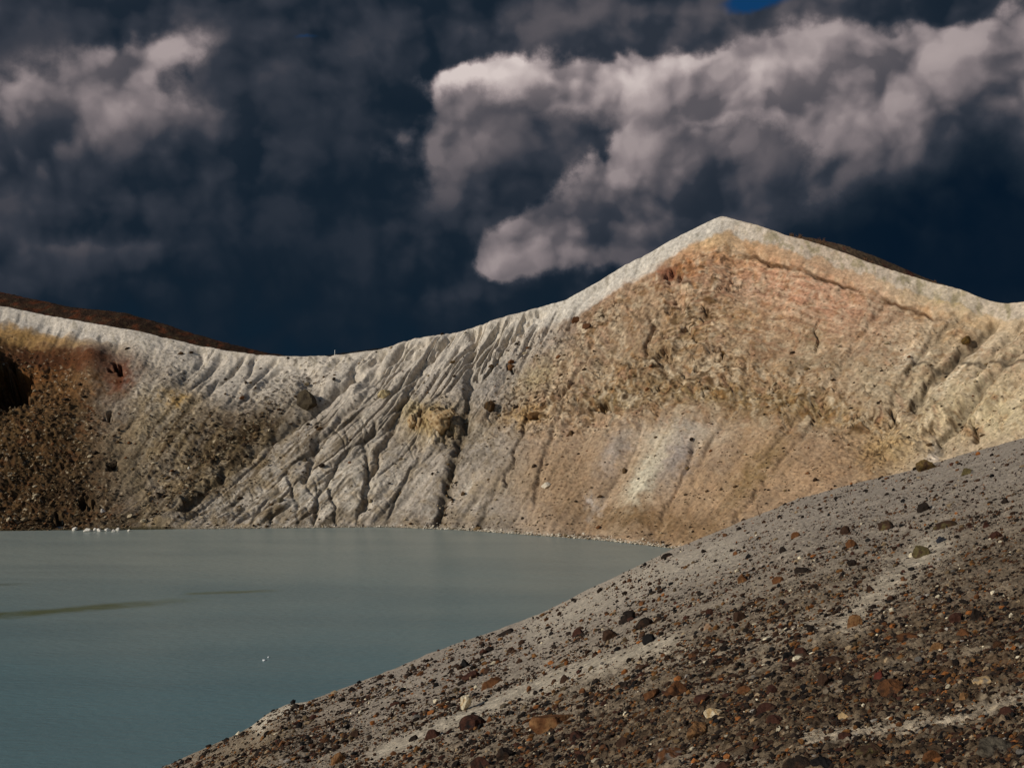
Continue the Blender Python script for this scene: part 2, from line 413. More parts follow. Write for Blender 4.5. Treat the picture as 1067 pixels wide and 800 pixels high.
    d += (.10+rd)*(2.0*np.maximum(0, .15+.35*cv1-cc1)*(cv1 > .35)+1.1*np.maximum(0, .2+.3*cv2-cc2)*(cv2 > .4))+rd*3.0*np.maximum(0, .1+.35*cv0-cc0)*(cv0 > .6)
    d += (.20+.35*rocky+.55*rubble)*fbm(px/4.5, py/4.2, 82, 4, .7)
    d += .08*fbm(ws/3.2, h/16, 83, 2)
    # water-worn foot and low bank
    d *= inside*sstep(-2, 10, above)*.93+.07
    d += np.where(above > -3, .5*np.maximum(0, .5-cc2)*sstep(10, 1, above), 0)
    # ---- mineral colours
    pale = lin([188, 178, 164]); white = lin([214, 208, 197]); tan = lin([178, 152, 118]); greyb = lin([160, 148, 133])
    col = np.ones(px.shape+(1,))*greyb
    def mixc(f, c):
        nonlocal col
        col = col+(lin(c)-col)*np.clip(f, 0, 1)[..., None]
    mixc(sstep(480, 640, px+wf*2), (184, 155, 124))
    mixc(sstep(870, 960, px+wf*2)*.8, (203, 182, 150))
    mixc(cen*.7, (186, 175, 160))
    # left flank
    mixc(sstep(150, 70, px+1.5*wf-.15*(py-450))*sstep(22, 38, below+wg*.6), (124, 94, 56))
    mixc(.9*Bn(40, 347, 80, 9, -8), (178, 140, 84)); mixc(.85*Bn(80, 374, 50, 10, -6), (122, 58, 30)); mixc(.8*Bn(125, 394, 12, 14), (136, 62, 30))
    mixc(.6*Bn(20, 375, 40, 10), (120, 78, 46)); mixc(.4*Bn(10, 490, 70, 50), (92, 66, 38)); mixc(.7*Bn(45, 540, 50, 10, 8), (76, 60, 38))
    mixc(.6*Bn(110, 545, 60, 6), (118, 104, 84)); mixc(.5*Bn(60, 430, 20, 40, 30), (125, 100, 68)); mixc(.6*Bn(155, 415, 14, 24, -15), (192, 180, 162))
    mixc(.6*Bn(185, 418, 16, 6), (186, 158, 104)); mixc(.5*Bn(130, 470, 25, 40, -30), (140, 124, 100))
    # debris bands below the saddle
    mixc(.85*Bn(235, 470, 95, 17, 38), (100, 82, 56)); mixc(.6*Bn(280, 430, 90, 9, 40), (104, 86, 60)); mixc(.7*Bn(200, 515, 60, 10, 25), (112, 94, 68))
    mixc(.6*Bn(320, 400, 60, 5, 40), (110, 96, 72)); mixc(.8*Bn(150, 540, 50, 7, 6), (110, 96, 74)); mixc(.7*Bn(225, 392, 60, 8, 0), (150, 138, 122))
    mixc(.6*Bn(205, 432, 12, 10), (110, 80, 48)); mixc(.8*Bn(245, 515, 50, 7, 28), (180, 168, 148))
    # pale ribs and outcrops in the centre
    mixc(lowg*.7, (192, 182, 166)); mixc(.8*Bn(455, 440, 30, 19, 10), (188, 158, 98)); mixc(.5*Bn(430, 425, 14, 10), (196, 176, 124))
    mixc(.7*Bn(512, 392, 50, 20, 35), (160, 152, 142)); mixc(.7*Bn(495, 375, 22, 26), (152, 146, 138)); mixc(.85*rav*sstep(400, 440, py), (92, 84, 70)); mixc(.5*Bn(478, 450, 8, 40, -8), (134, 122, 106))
    mixc(.5*Bn(530, 500, 60, 18, 12), (150, 128, 100)); mixc(.5*Bn(460, 545, 80, 8), (140, 118, 90))
    # speckled ochre rock
    mixc(.7*Bn(545, 432, 30, 12, 10), (186, 148, 88)); mixc(.7*Bn(600, 335, 42, 12, 42), (134, 98, 68)); mixc(.6*Bn(570, 372, 20, 10, 30), (122, 84, 56))
    mixc(.6*Bn(640, 300, 34, 10, 30), (176, 138, 112)); mixc(.6*Bn(560, 390, 26, 14, 35), (184, 170, 128)); mixc(.5*Bn(620, 380, 50, 30, 20), (184, 162, 134))
    mixc(.9*Bn(715, 283, 20, 11, 20), (184, 118, 58)); mixc(.75*Bn(695, 288, 14, 10), (140, 68, 46)); mixc(.75*Bn(760, 265, 70, 16, -14), (212, 162, 112)); mixc(.5*Bn(740,250,24,10), (208, 184, 140))
    mixc(.75*Bn(820, 300, 85, 22, -12), (214, 156, 124)); mixc(.5*Bn(860, 320, 60, 25, -20), (206, 150, 120)); mixc(.5*Bn(770, 330, 60, 18), (198, 160, 116)); mixc(.5*Bn(783, 300, 12, 12), (214, 184, 156))
    mixc(.7*Bn(718, 345, 36, 26, 20), (162, 134, 92)); mixc(.55*Bn(680, 375, 50, 20, 20), (166, 138, 98)); mixc(.7*Bn(640, 418, 40, 10, 0), (148, 122, 72))
    mixc(.7*Bn(740, 408, 90, 14, -4), (158, 130, 76)); mixc(.7*Bn(850, 425, 70, 14, -14), (162, 134, 84)); mixc(.55*Bn(735, 380, 30, 14), (190, 176, 148)); mixc(.4*Bn(800, 380, 60, 25), (186, 152, 106))
    mixc(.6*Bn(855, 380, 45, 14, -10), (150, 140, 116)); mixc(.6*Bn(847, 350, 12, 22), (140, 124, 88)); mixc(.4*Bn(790, 430, 40, 12), (140, 112, 62))
    # talus aprons
    mixc(.7*Bn(700, 450, 60, 12, 5), (196, 182, 160)); mixc(1.1*Bn(672, 494, 15, 50, -32), (208, 198, 172)); mixc(.95*Bn(708, 472, 15, 34, -30), (166, 158, 152)); mixc(.8*Bn(640, 470, 10, 28, -32), (180, 168, 156)); mixc(.6*Bn(730, 455, 30, 12), (190, 178, 158))
    mixc(.6*Bn(760, 490, 60, 40, 30), (188, 152, 110)); mixc(.6*Bn(790, 490, 10, 50, -38), (146, 118, 66)); mixc(.4*Bn(750, 480, 16, 26, -30), (166, 150, 134))
    mixc(.75*Bn(660, 538, 70, 14, -6), (138, 104, 62)); mixc(.5*Bn(730, 560, 50, 18), (146, 112, 70)); mixc(.5*Bn(590, 500, 40, 40, 20), (166, 134, 98))
    mixc(.5*Bn(860, 490, 60, 26, 30), (190, 152, 112)); mixc(.5*Bn(620, 525, 5, 14, -40), (204, 192, 176)); mixc(.6*Bn(615, 518, 4, 6), (214, 206, 196))
    # right-hand cream face
    mixc(.5*Bn(960, 390, 40, 26, 35), (210, 192, 154)); mixc(.7*Bn(950, 372, 22, 10, 45), (222, 210, 184)); mixc(.5*Bn(1010, 340, 40, 12, 20), (196, 158, 108)); mixc(.6*Bn(905, 400, 22, 20), (182, 166, 136))
    mixc(.6*Bn(1000, 410, 50, 14, 42), (208, 190, 156)); mixc(.6*Bn(925, 465, 28, 20), (196, 160, 96)); mixc(.8*Bn(973, 470, 5, 14, -20), (226, 214, 198)); mixc(.6*Bn(1040, 430, 50, 26), (222, 206, 160)); mixc(.7*Bn(1040, 380, 40, 6, 44), (218, 200, 164)); mixc(.7*Bn(1000, 385, 44, 5, 44), (226, 212, 182)); mixc(.6*Bn(1050, 400, 40, 4, 44), (150, 134, 104)); mixc(.6*Bn(975, 420, 34, 4, 44), (146, 130, 100))
    mixc(.75*Bn(1013, 450, 8, 10, 20), (164, 120, 74)); mixc(.6*Bn(985, 310, 30, 8, -12), (170, 148, 96)); mixc(.8*Bn(1007, 356, 5, 5), (110, 84, 40)); mixc(.6*Bn(960, 325, 20, 8), (190, 140, 90))
    mixc(.5*Bn(910, 488, 14, 22, 10), (150, 108, 52)); mixc(.6*Bn(900,345,50,14,30), (188,156,124))
    mixc(.5*Bn(990, 430, 60, 18, 30), (204,182,140))
    # mineral mottling in the exposed rock
    face = np.clip(sstep(500, 600, px)*sstep(18, 34, below)*(.55+.45*rocky)*(1-.75*sstep(430, 470, py)), 0, 1)
    m1 = fbm(wx/13, wy/11, 110, 4, .6); m2 = fbm(wx/10+40, wy/12, 111, 4, .6); m3 = fbm(wx/16+80, wy/9, 112, 4, .6); m4 = fbm(wx/6, wy/6, 113, 3, .6)
    mixc(.60*face*sstep(.08, .35, m1), (168, 120, 66)); mixc(.7*face*sstep(.0, .3, m2), (208, 190, 160)); mixc(.5*face*sstep(.12, .4, m3), (140, 116, 82))
    mixc(.45*face*sstep(.15, .4, -m2), (190, 142, 112)); mixc(.6*face*sstep(.2, .42, m4)*(.3+.7*rocky), (96, 66, 38)); mixc(.45*face*sstep(.2, .45, -m4), (216, 200, 168))
    bed = fbm(px/70, (py+.18*px+8*m1)/5.5, 114, 3)
    mixc(.35*sstep(700, 760, px)*sstep(420, 380, py)*sstep(30, 45, below)*sstep(.05, .4, bed), (164, 118, 84)); mixc(.3*sstep(700, 760, px)*sstep(420, 380, py)*sstep(30, 45, below)*sstep(.05, .4, -bed), (218, 186, 150))
    spk = fbm(px/3.6, py/3.4, 115, 3, .6)
    mixc(.95*sstep(.14, .34, spk)*np.clip(Bn(600, 335, 55, 30, 40)+Bn(545, 430, 40, 20)+Bn(580, 385, 50, 30, 35)*.7+Bn(720, 350, 60, 34)*.7+Bn(560, 480, 60, 50)*.35+Bn(720, 415, 110, 14)*.6+Bn(910, 470, 40, 25)*.6, 0, 1), (78, 52, 32))
    lef = sstep(170, 90, px)*sstep(40, 60, below)
    mixc(.65*lef*sstep(.05, .35, m1), (122, 86, 50)); mixc(.5*lef*sstep(.1, .4, m2), (70, 50, 28)); mixc(.5*lef*sstep(.1, .35, m3), (128, 78, 42)); mixc(.4*lef*sstep(.15, .4, m4), (150, 132, 100)); mixc(.4*lef*sstep(.15, .4, -m4), (46, 34, 22))
    midz = sstep(120, 200, px)*sstep(420, 330, px)*sstep(30, 60, below)
    mixc(.45*midz*sstep(.1, .4, m1), (136, 116, 84)); mixc(.35*midz*sstep(.1, .4, m2), (196, 186, 168)); mixc(.5*midz*sstep(.2, .45, m4)*(.4+.6*rubble), (82, 66, 46))
    # debris fans lying over the pale ground
    mixc(.8*Bn(250, 462, 80, 12, 40), (92, 74, 50)); mixc(.7*Bn(285, 425, 60, 8, 42), (96, 78, 54)); mixc(.75*Bn(200, 512, 70, 9, 28), (98, 82, 58)); mixc(.6*Bn(150, 480, 60, 30, 30), (124, 106, 78))
    mixc(.7*Bn(235, 440, 30, 14, 30), (88, 66, 42)); mixc(.5*Bn(80, 505, 50, 30), (88, 70, 48)); mixc(.6*Bn(180, 440, 50, 30, 20), (166, 150, 124)); mixc(.6*Bn(140, 500, 30, 14, 30), (150, 134, 110)); mixc(.8*Bn(65, 372, 60, 12, -6), (116, 74, 44)); mixc(.8*Bn(124, 394, 12, 14), (120, 66, 42)); mixc(.8*Bn(20, 350, 50, 8, -8), (176, 136, 80))
    mixc(.6*Bn(40, 375, 50, 8, -6), (90, 48, 28)); mixc(.7*Bn(200, 384, 60, 6, -8), (168, 158, 140)); mixc(.8*Bn(20, 395, 50, 12, 10), (150, 96, 48)); mixc(.7*Bn(70, 410, 40, 14, 20), (140, 98, 56)); mixc(.8*Bn(180, 418, 22, 7, 10), (186, 150, 92)); mixc(.9*Bn(156, 420, 13, 22, -15), (196, 184, 164)); mixc(.7*Bn(235, 395, 20, 18), (186, 176, 160)); mixc(.6*Bn(265, 470, 60, 5, 38), (160, 146, 122)); mixc(.7*Bn(215, 495, 50, 4, 34), (168, 154, 130)); mixc(.6*Bn(130, 455, 30, 10, 45), (150, 128, 96))
    sc = fbm((px*.80+py*.60)/9, (px*.60-py*.80)/70, 150, 3, .6)      # scree bands running down to the left
    scz = sstep(115, 170, px)*sstep(430, 340, px)*sstep(45, 80, below)*sstep(0, 25, above+.45*(330-px)*0+10)*(1-np.clip(lowg, 0, 1))
    mixc(.85*scz*sstep(.05, .30, sc), (96, 78, 54)); mixc(.6*scz*sstep(.08, .35, -sc), (182, 168, 146))
    # tan wash and grey lenses over the middle ribs
    mm = fbm(px/20, py/16, 120, 4, .6); mn = fbm(ws/10, h/40, 121, 4, .6)
    mixc(.6*cen*sstep(70, 120, below)*sstep(-.05, .35, mm), (168, 150, 124)); mixc(.5*cen*sstep(60, 110, below)*sstep(.05, .35, mn), (142, 128, 108)); mixc(.5*cen*sstep(.2, .45, -mn), (200, 192, 176))
    mixc(.6*sstep(110, 160, px)*sstep(330, 270, px)*sstep(50, 90, below)*sstep(-.1, .25, mm), (158, 138, 106)); mixc(.55*sstep(150, 200, px)*sstep(400, 300, px)*sstep(60, 90, below)*sstep(.0, .3, mn), (108, 90, 64))
    mixc(.55*sstep(130, 160, px)*sstep(420, 380, px)*sstep(20, 60, below)*sstep(120, 80, below)*sstep(.1, .4, mn), (130, 116, 94))
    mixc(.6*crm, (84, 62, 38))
    # fall-line streaking
    stv = fbm(ws/5.5, h/90, 90, 3); st2 = fbm(ws/2.2, h/45, 92, 2)
    col = col*(1+(.20*stv+.12*st2)*(1-.5*cen))[..., None]
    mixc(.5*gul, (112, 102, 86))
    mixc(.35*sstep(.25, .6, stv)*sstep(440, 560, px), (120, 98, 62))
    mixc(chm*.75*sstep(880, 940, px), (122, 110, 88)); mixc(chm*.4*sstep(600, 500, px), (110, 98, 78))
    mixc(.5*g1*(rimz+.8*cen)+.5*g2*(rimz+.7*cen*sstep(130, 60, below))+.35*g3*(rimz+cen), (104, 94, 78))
    # pinkish and grey beds dipping under the peak
    bd = fbm(px/110, (py-.28*np.abs(px-753)+5*fbm(px/30, py/30, 151, 2))/4.2, 152, 3, .6)
    bz = sstep(640, 720, px)*sstep(980, 900, px)*sstep(22, 40, below)*sstep(400, 330, py)
    mixc(.5*bz*sstep(.08, .35, bd), (170, 124, 96)); mixc(.4*bz*sstep(.08, .35, -bd), (222, 190, 158))
    # white ash rim
    rimf = np.maximum(rimw*sstep(-4, 2, below), 0)*(.9-.3*sstep(.1, .5, fbm(px/7, py/10, 93, 3)))
    mixc(rimf*(1-.35*sstep(760, 860, px)), (192, 182, 167)); mixc(.75*rimz, (194, 184, 169)); mixc(.85*sstep(24, 18, below+5*fbm(px/9, py/9, 154, 3)+8*sstep(690, 760, px))*sstep(500, 580, px)*sstep(775, 740, px), (198, 190, 176))
    mixc(.75*rimf*sstep(760, 800, px)*sstep(-.05, .35, fbm(px/9, below/14, 94, 4, .6)), (150, 138, 100)); mixc(.5*rimf*sstep(.1, .4, fbm(px/5, below/9, 98, 3)), (150, 140, 120))
    mixc(.8*sstep(-.5, .1, gnoise(px/37, 8, 99))*sstep(5, 1.5, np.abs(below-34-6*gnoise(px/24, 3, 78)-3*gnoise(px/8, 5, 78)))*sstep(765, 785, px)*sstep(1000, 960, px), (120, 84, 52))
    mixc(sstep(1.02, 1.06, T), (96, 74, 52))
    # dark and pale speckle over rubble and rock
    sp = sstep(.05, -.1, cc1-.35*cv1)*(cv1 > .45)*np.clip(rubble*1.2+.25*rocky, 0, 1); mixc(.75*sp, (58, 42, 28))
    sp = sstep(.45, .25, cc2)*(cv2 > .68)*np.clip(rubble+.3*rocky+.12, 0, 1); mixc(.7*sp, (64, 48, 32))
    sp = sstep(.4, .2, cc2)*(cv2 < .10)*np.clip(rubble+.3, 0, 1); mixc(.7*sp, (196, 180, 150))
    sp = sstep(.45, .2, c2)*(v2c > .72)*rocky; mixc(.8*sp, (92, 62, 32))
    sp = sstep(.4, .15, c1)*(v1c > .8)*rocky; mixc(.7*sp, (104, 74, 36))
    mixc(.8*(cv2 > .5)*sstep(.45, .2, cc2)*sstep(5, 1.5, above)*sstep(430, 500, px), (214, 204, 184))
    mixc(.55*(cv2 > .6)*sstep(.45, .2, cc2)*sstep(6, 2, above)*sstep(430, 300, px)*sstep(180, 240, px), (196, 186, 166))
    mixc(.8*sstep(3.0, .5, above)*sstep(230, 150, px), (84, 78, 52)); mixc(sstep(.8, -1.5, above), (70, 72, 58))
    # thin dark line crossing the right-hand face
    mixc(.65*streak(px, py+1.2*gnoise(px/8, 1, 95), [(955, 376), (975, 384), (985, 385), (995, 379), (1030, 377), (1067, 377), (1100, 379)], 1.7), (92, 80, 66))
    col = col*(1+.26*fbm(px/2.3, py/2.3, 96, 3, .7)+.12*fbm(px/25, py/25, 97, 3))[..., None]
    pit = fbm(px/3.0+50, py/2.7, 153, 2); mixc(.6*sstep(.34, .5, pit)*sstep(20, 40, below)*sstep(0, 8, above), (92, 72, 50))  # random dark spots in the colour alone, without relief
    g = col.mean(-1, keepdims=True); col = g+(col-g)*(1.10-.10*sstep(160, 90, px)-.10*sstep(500, 620, px))[..., None]; col = col*np.clip((g/.40), .2, 1.6)**.42; col = col*(1-.10*sstep(560, 640, px)*sstep(24, 40, below))[..., None]
    return x, y, z, d, np.clip(col, .006, .85)

def wall_normal(S, T):
    e = 1.0; f = .004
    a = np.stack(wall_base(S+e, T), -1)-np.stack(wall_base(S-e, T), -1)
    Tm = np.clip(T, 0, .995)
    b = np.stack(wall_base(S, Tm+f), -1)-np.stack(wall_base(S, Tm-f), -1)
    n = np.cross(a, b); n /= np.linalg.norm(n, axis=-1, keepdims=True)
    n = np.where(n[..., 2:] < 0, -n, n)
    return n

def build_wall():
    s = np.concatenate([np.linspace(-900, -190, 130)[:-1], np.linspace(-190, 1010, 1330), np.linspace(1010, 1900, 130)[1:]])
    t = np.concatenate([np.linspace(-.25, -.02, 6)[:-1], np.linspace(-.02, .12, 70)[:-1], np.linspace(.12, 1.0, 400), np.linspace(1.0, 1.9, 24)[1:]])
    T, S = np.meshgrid(t, s, indexing='ij')
    x, y, z, d, col = wall_fields(S, T)
    n = wall_normal(S, T)
    fade = 1-sstep(.965, 1.0, T)*.75
    d = d*fade
    P = np.stack([x, y, z], -1)+n*d[..., None]
    V = P.reshape(-1, 3)
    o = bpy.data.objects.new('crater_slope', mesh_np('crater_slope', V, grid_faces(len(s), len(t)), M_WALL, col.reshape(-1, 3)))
    link(o); tag(o, kind='structure'); o['label'] = 'steep pale and ochre inner slope of the crater beyond the lake'
    return S, T, P

def far_ridge(name, pts, depth, back, mat, col, lab, amp=1.5, low=40, seed=5):
    """a hill behind the crater rim: crest polyline (px,py) at a depth, real thickness"""
    xs = np.linspace(pts[0][0], pts[-1][0], 500)
    ys = np.interp(xs, [p[0] for p in pts], [p[1] for p in pts]); ys = smooth1(ys, 15)
    rows = 70
    v = np.linspace(-1, 1, rows)
    Vv, X = np.meshgrid(v, xs, indexing='ij'); Y = np.broadcast_to(ys, X.shape)
    dep = depth+Vv*back
    zc = (HY-Y)/F*depth
    wx = (X-CX)/F*depth
    z = zc-np.abs(Vv)**1.5*low
    z = z+amp*fbm(wx/9, dep/9, seed, 5)*(.4+np.abs(Vv))+.35*fbm(wx/1.5, dep/1.5, seed+3, 3)
    V = np.stack([wx, dep, z], -1).reshape(-1, 3)
    n = fbm(wx/5, dep/6, seed+8, 4)
    c = np.ones(X.shape+(1,))*lin(col[0]); c = c+(lin(col[1])-c)*sstep(.0, .4, n)[..., None]; c = c+(lin(col[2])-c)*sstep(.1, .5, fbm(wx/2, dep/2, seed+9, 3))[..., None]*.7
    o = bpy.data.objects.new(name, mesh_np(name, V, grid_faces(len(xs), rows), mat, c.reshape(-1, 3)))
    link(o); tag(o, kind='structure'); o['label'] = lab
    return o
import os
# --- lake
def build_lake():
    n = 220
    xs = np.linspace(-620, 420, n); ys = np.linspace(20, 420, 120)
    Y, X = np.meshgrid(ys, xs, indexing='ij')
    V = np.stack([X, Y, np.full(X.shape, WATER)], -1).reshape(-1, 3)
    m, nt, bs = new_mat('milky_water'); N = nt.nodes.new; L = nt.links.new
    tc = N('ShaderNodeTexCoord'); sep = N('ShaderNodeSeparateXYZ'); L(tc.outputs['Object'], sep.inputs[0])
    def noise(scale, detail, sc=(1, 1, 1), rough=.5):
        mp = N('ShaderNodeMapping'); mp.inputs['Scale'].default_value = sc; L(tc.outputs['Object'], mp.inputs[0])
        t = N('ShaderNodeTexNoise'); t.inputs['Scale'].default_value = scale; t.inputs['Detail'].default_value = detail; t.inputs['Roughness'].default_value = rough
        L(mp.outputs[0], t.inputs['Vector']); return t.outputs['Fac']
    def math_(op, a, b=None, c=None):
        q = N('ShaderNodeMath'); q.operation = op
        for i, v in enumerate((a, b, c)):
            if v is None: continue
            if isinstance(v, (int, float)): q.inputs[i].default_value = v
            else: L(v, q.inputs[i])
        return q.outputs[0]
    def mix(f, a, b):
        q = N('ShaderNodeMix'); q.data_type = 'RGBA'
        if isinstance(f, (int, float)): q.inputs[0].default_value = f
        else: L(f, q.inputs[0])
        for i, v in ((6, a), (7, b)):
            if isinstance(v, tuple): q.inputs[i].default_value = v+(1,)
            else: L(v, q.inputs[i])
        return q.outputs[2]
    def mrange(v, a, b, c=0., d=1.):
        q = N('ShaderNodeMapRange'); q.interpolation_type = 'SMOOTHSTEP'; L(v, q.inputs[0])
        for i, w in enumerate((a, b, c, d)): q.inputs[1+i].default_value = w
        return q.outputs[0]
    n1 = noise(.012, 4, (1, 1.6, 1)); n2 = noise(.05, 5, (.35, 1.6, 1))
    # far slope's pale reflection put into the base colour, stronger towards the far shore
    dn = math_('ADD', sep.outputs['Y'], math_('MULTIPLY', math_('SUBTRACT', n1, .5), 120.))
    c = mix(mrange(dn, 150, 300), WATER_NEAR, WATER_FAR)
    c = mix(mrange(n2, .35, .7, 0, .22), c, (.10, .15, .16))
    # drifting sulphur scum: a long thin streak bending across the left of the lake
    def scum(x0, y0, x1, y1, wd, amt, cc):
        nonlocal c
        dx, dy = x1-x0, y1-y0; ln = math.hypot(dx, dy); dx /= ln; dy /= ln
        ax = math_('SUBTRACT', sep.outputs['X'], x0); ay = math_('SUBTRACT', sep.outputs['Y'], y0)
        al = math_('ADD', math_('MULTIPLY', ax, dx), math_('MULTIPLY', ay, dy))
        ac = math_('SUBTRACT', math_('MULTIPLY', ay, dx), math_('MULTIPLY', ax, dy))
        ac = math_('ADD', ac, math_('MULTIPLY', math_('SUBTRACT', noise(.03, 3), .5), wd*2.5))
        ac = math_('ADD', ac, math_('MULTIPLY', math_('SUBTRACT', noise(.3, 4), .5), wd*.8))
        f = mrange(math_('ABSOLUTE', ac), wd*1.3, wd*.2)
        g = math_('MULTIPLY', mrange(al, -.02*ln, ln*.12), mrange(al, ln*1.02, ln*.6))
        f = math_('MULTIPLY', math_('MULTIPLY', f, g), mrange(noise(.25, 5, (.5, 1, 1)), .25, .6, .4, 1.))
        c = mix(math_('MULTIPLY', f, amt), c, cc)
    def P(px, py): y = -WATER*F/(py-HY); return (px-CX)/F*y, y
    scum(*P(-150, 655), *P(235, 622), 3.6, .85, (.105, .115, .035))
    scum(*P(190, 619), *P(300, 614), 1.8, .7, (.13, .14, .06))
    scum(*P(-60, 612), *P(40, 608), 1.8, .45, (.10, .11, .06))
    L(c, bs.inputs['Base Color'])
    bs.inputs['Roughness'].default_value = .3; bs.inputs['IOR'].default_value = 1.33; bs.inputs['Specular IOR Level'].default_value = .35
    r1 = noise(.9, 3, (.6, 1.5, 1)); r2 = noise(.12, 3, (.6, 1.5, 1))
    h = math_('ADD', math_('MULTIPLY', r1, .10), math_('MULTIPLY', r2, .16))
    bp = N('ShaderNodeBump'); bp.inputs['Strength'].default_value = 1; bp.inputs['Distance'].default_value = 1.0
    L(h, bp.inputs['Height']); L(bp.outputs[0], bs.inputs['Normal'])
    o = bpy.data.objects.new('lake', mesh_np('lake', V, grid_faces(n, 120), m)); link(o); tag(o, kind='structure')
    o['label'] = 'calm milky grey green crater lake'
WATER_NEAR = (.135, .222, .230); WATER_FAR = (.30, .335, .29)

# ------------------------------------------------------------------ sky
def build_world():
    w = bpy.data.worlds.new('World'); scene.world = w; w.use_nodes = True
    nt = w.node_tree; nt.nodes.clear(); N = nt.nodes.new; L = nt.links.new
    out = N('ShaderNodeOutputWorld'); bg = N('ShaderNodeBackground'); L(bg.outputs[0], out.inputs[0])
    def put(sock, v):
        if isinstance(v, (int, float)): sock.default_value = v
        elif isinstance(v, tuple): sock.default_value = v
        else: L(v, sock)
    def M(op, a, b=0., c=0., clamp=False):
        q = N('ShaderNodeMath'); q.operation = op; q.use_clamp = clamp
        put(q.inputs[0], a); put(q.inputs[1], b); put(q.inputs[2], c); return q.outputs[0]
    def VM(op, a, b=None, s=None):
        q = N('ShaderNodeVectorMath'); q.operation = op; put(q.inputs[0], a)
        if b is not None: put(q.inputs[1], b)
        if s is not None: put(q.inputs['Scale'], s)
        return q.outputs['Value'] if op in ('DOT_PRODUCT', 'LENGTH') else q.outputs[0]
    def XYZ(x, y, z=0.):
        q = N('ShaderNodeCombineXYZ'); put(q.inputs[0], x); put(q.inputs[1], y); put(q.inputs[2], z); return q.outputs[0]
    def SS(v, a, b, c=0., d=1.):
        q = N('ShaderNodeMapRange'); q.interpolation_type = 'SMOOTHSTEP'; put(q.inputs[0], v)
        for i, k in enumerate((a, b, c, d)): q.inputs[1+i].default_value = k
        return q.outputs[0]
    def noise(p, scale, detail=5, rough=.55, col=False, dist=0.):
        t = N('ShaderNodeTexNoise'); t.noise_dimensions = '2D'; t.inputs['Scale'].default_value = scale; t.inputs['Detail'].default_value = detail
        t.inputs['Roughness'].default_value = rough; t.inputs['Distortion'].default_value = dist; L(p, t.inputs['Vector'])
        return t.outputs['Color'] if col else t.outputs['Fac']
    def mix(f, a, b):
        q = N('ShaderNodeMix'); q.data_type = 'RGBA'; put(q.inputs[0], f)
        put(q.inputs[6], a+(1,) if isinstance(a, tuple) else a); put(q.inputs[7], b+(1,) if isinstance(b, tuple) else b); return q.outputs[2]
    tc = N('ShaderNodeTexCoord'); sp = N('ShaderNodeSeparateXYZ'); L(tc.outputs['Generated'], sp.inputs[0])
    X, Y, Z = sp.outputs
    az = M('ARCTAN2', X, Y)
    hor = M('SQRT', M('MAXIMUM', M('ADD', M('MULTIPLY', X, X), M('MULTIPLY', Y, Y)), 1e-5))
    el = M('DIVIDE', Z, hor)
    p = XYZ(az, el, 0.)
    # billow-warped chart of the sky
    w1 = VM('SUBTRACT', noise(p, 5., 3, .5, True), (.5, .5, .5)); w2 = VM('SUBTRACT', noise(p, 26., 5, .6, True), (.5, .5, .5))
    pw = VM('ADD', p, VM('ADD', VM('SCALE', w1, s=.034), VM('SCALE', w2, s=.013)))
    def C(px, py):
        a = math.atan((px+20-CX)/F); return a, (HY-py)/F*math.cos(a)
    def blobs(lst, base=pw):
        tot = None
        for (px, py, sx, sy, rot, amp) in lst:
            a, e = C(px, py)
            mp = N('ShaderNodeMapping'); mp.vector_type = 'TEXTURE'
            mp.inputs['Location'].default_value = (a, e, 0); mp.inputs['Rotation'].default_value = (0, 0, math.radians(rot))
            mp.inputs['Scale'].default_value = (sx*1.25/F, sy*1.25/F, 1)
            L(base, mp.inputs[0])
            # w1.z components keep z near 0; flatten
            fl = VM('MULTIPLY', mp.outputs[0], (1, 1, 0))
            q = VM('DOT_PRODUCT', fl, fl)
            g = M('MULTIPLY', M('EXPONENT', M('MULTIPLY', q, -1.)), amp)
            tot = g if tot is None else M('ADD', tot, g)
        return tot
    # cloud relief: heaped cells over fractal noise
    def relief(q):
        v = N('ShaderNodeTexVoronoi'); v.voronoi_dimensions = '2D'; v.feature = 'SMOOTH_F1'; v.inputs['Scale'].default_value = 12.5; v.inputs['Detail'].default_value = 2.6
        v.inputs['Roughness'].default_value = .55; v.inputs['Smoothness'].default_value = .35
        L(q, v.inputs['Vector'])
        puff = M('SUBTRACT', 1., M('MULTIPLY', M('MULTIPLY', v.outputs['Distance'], v.outputs['Distance']), 1.35))
        n = noise(q, 11., 7, .52)
        return M('ADD', M('MULTIPLY', puff, .30), M('MULTIPLY', n, .40))
    pr = VM('ADD', p, VM('SCALE', w1, s=.04)); pr = VM('ADD', pr, VM('SCALE', w2, s=.012))
    Hh = relief(pr)
    Hs = relief(VM('ADD', pr, (-.010, .013, 0)))       # towards the sun
    Hb = relief(VM('ADD', pr, (-.032, .036, 0)))
    slope = M('SUBTRACT', Hh, Hs); slope2 = M('SUBTRACT', Hh, Hb)
    hd = M('SUBTRACT', Hh, HM)
    fine = M('SUBTRACT', noise(p, 30., 7, .66), .5)
    shade = M('ADD', M('ADD', .50, M('MULTIPLY', slope, 1.3)), M('MULTIPLY', slope2, .95), clamp=True)
    sh2 = M('ADD', M('MULTIPLY', shade, .66), .64)
    big = M('SUBTRACT', noise(p, 3.4, 4, .5), .5)
    tot = M('ADD', M('ADD', .035, M('MULTIPLY', hd, .10)), M('MULTIPLY', SS(el, .05, .20), M('ADD', .045, M('MULTIPLY', big, .16))))
    tot = M('ADD', tot, M('MULTIPLY', SS(el, .04, .12), M('MULTIPLY', M('SUBTRACT', shade, .5), .035)))
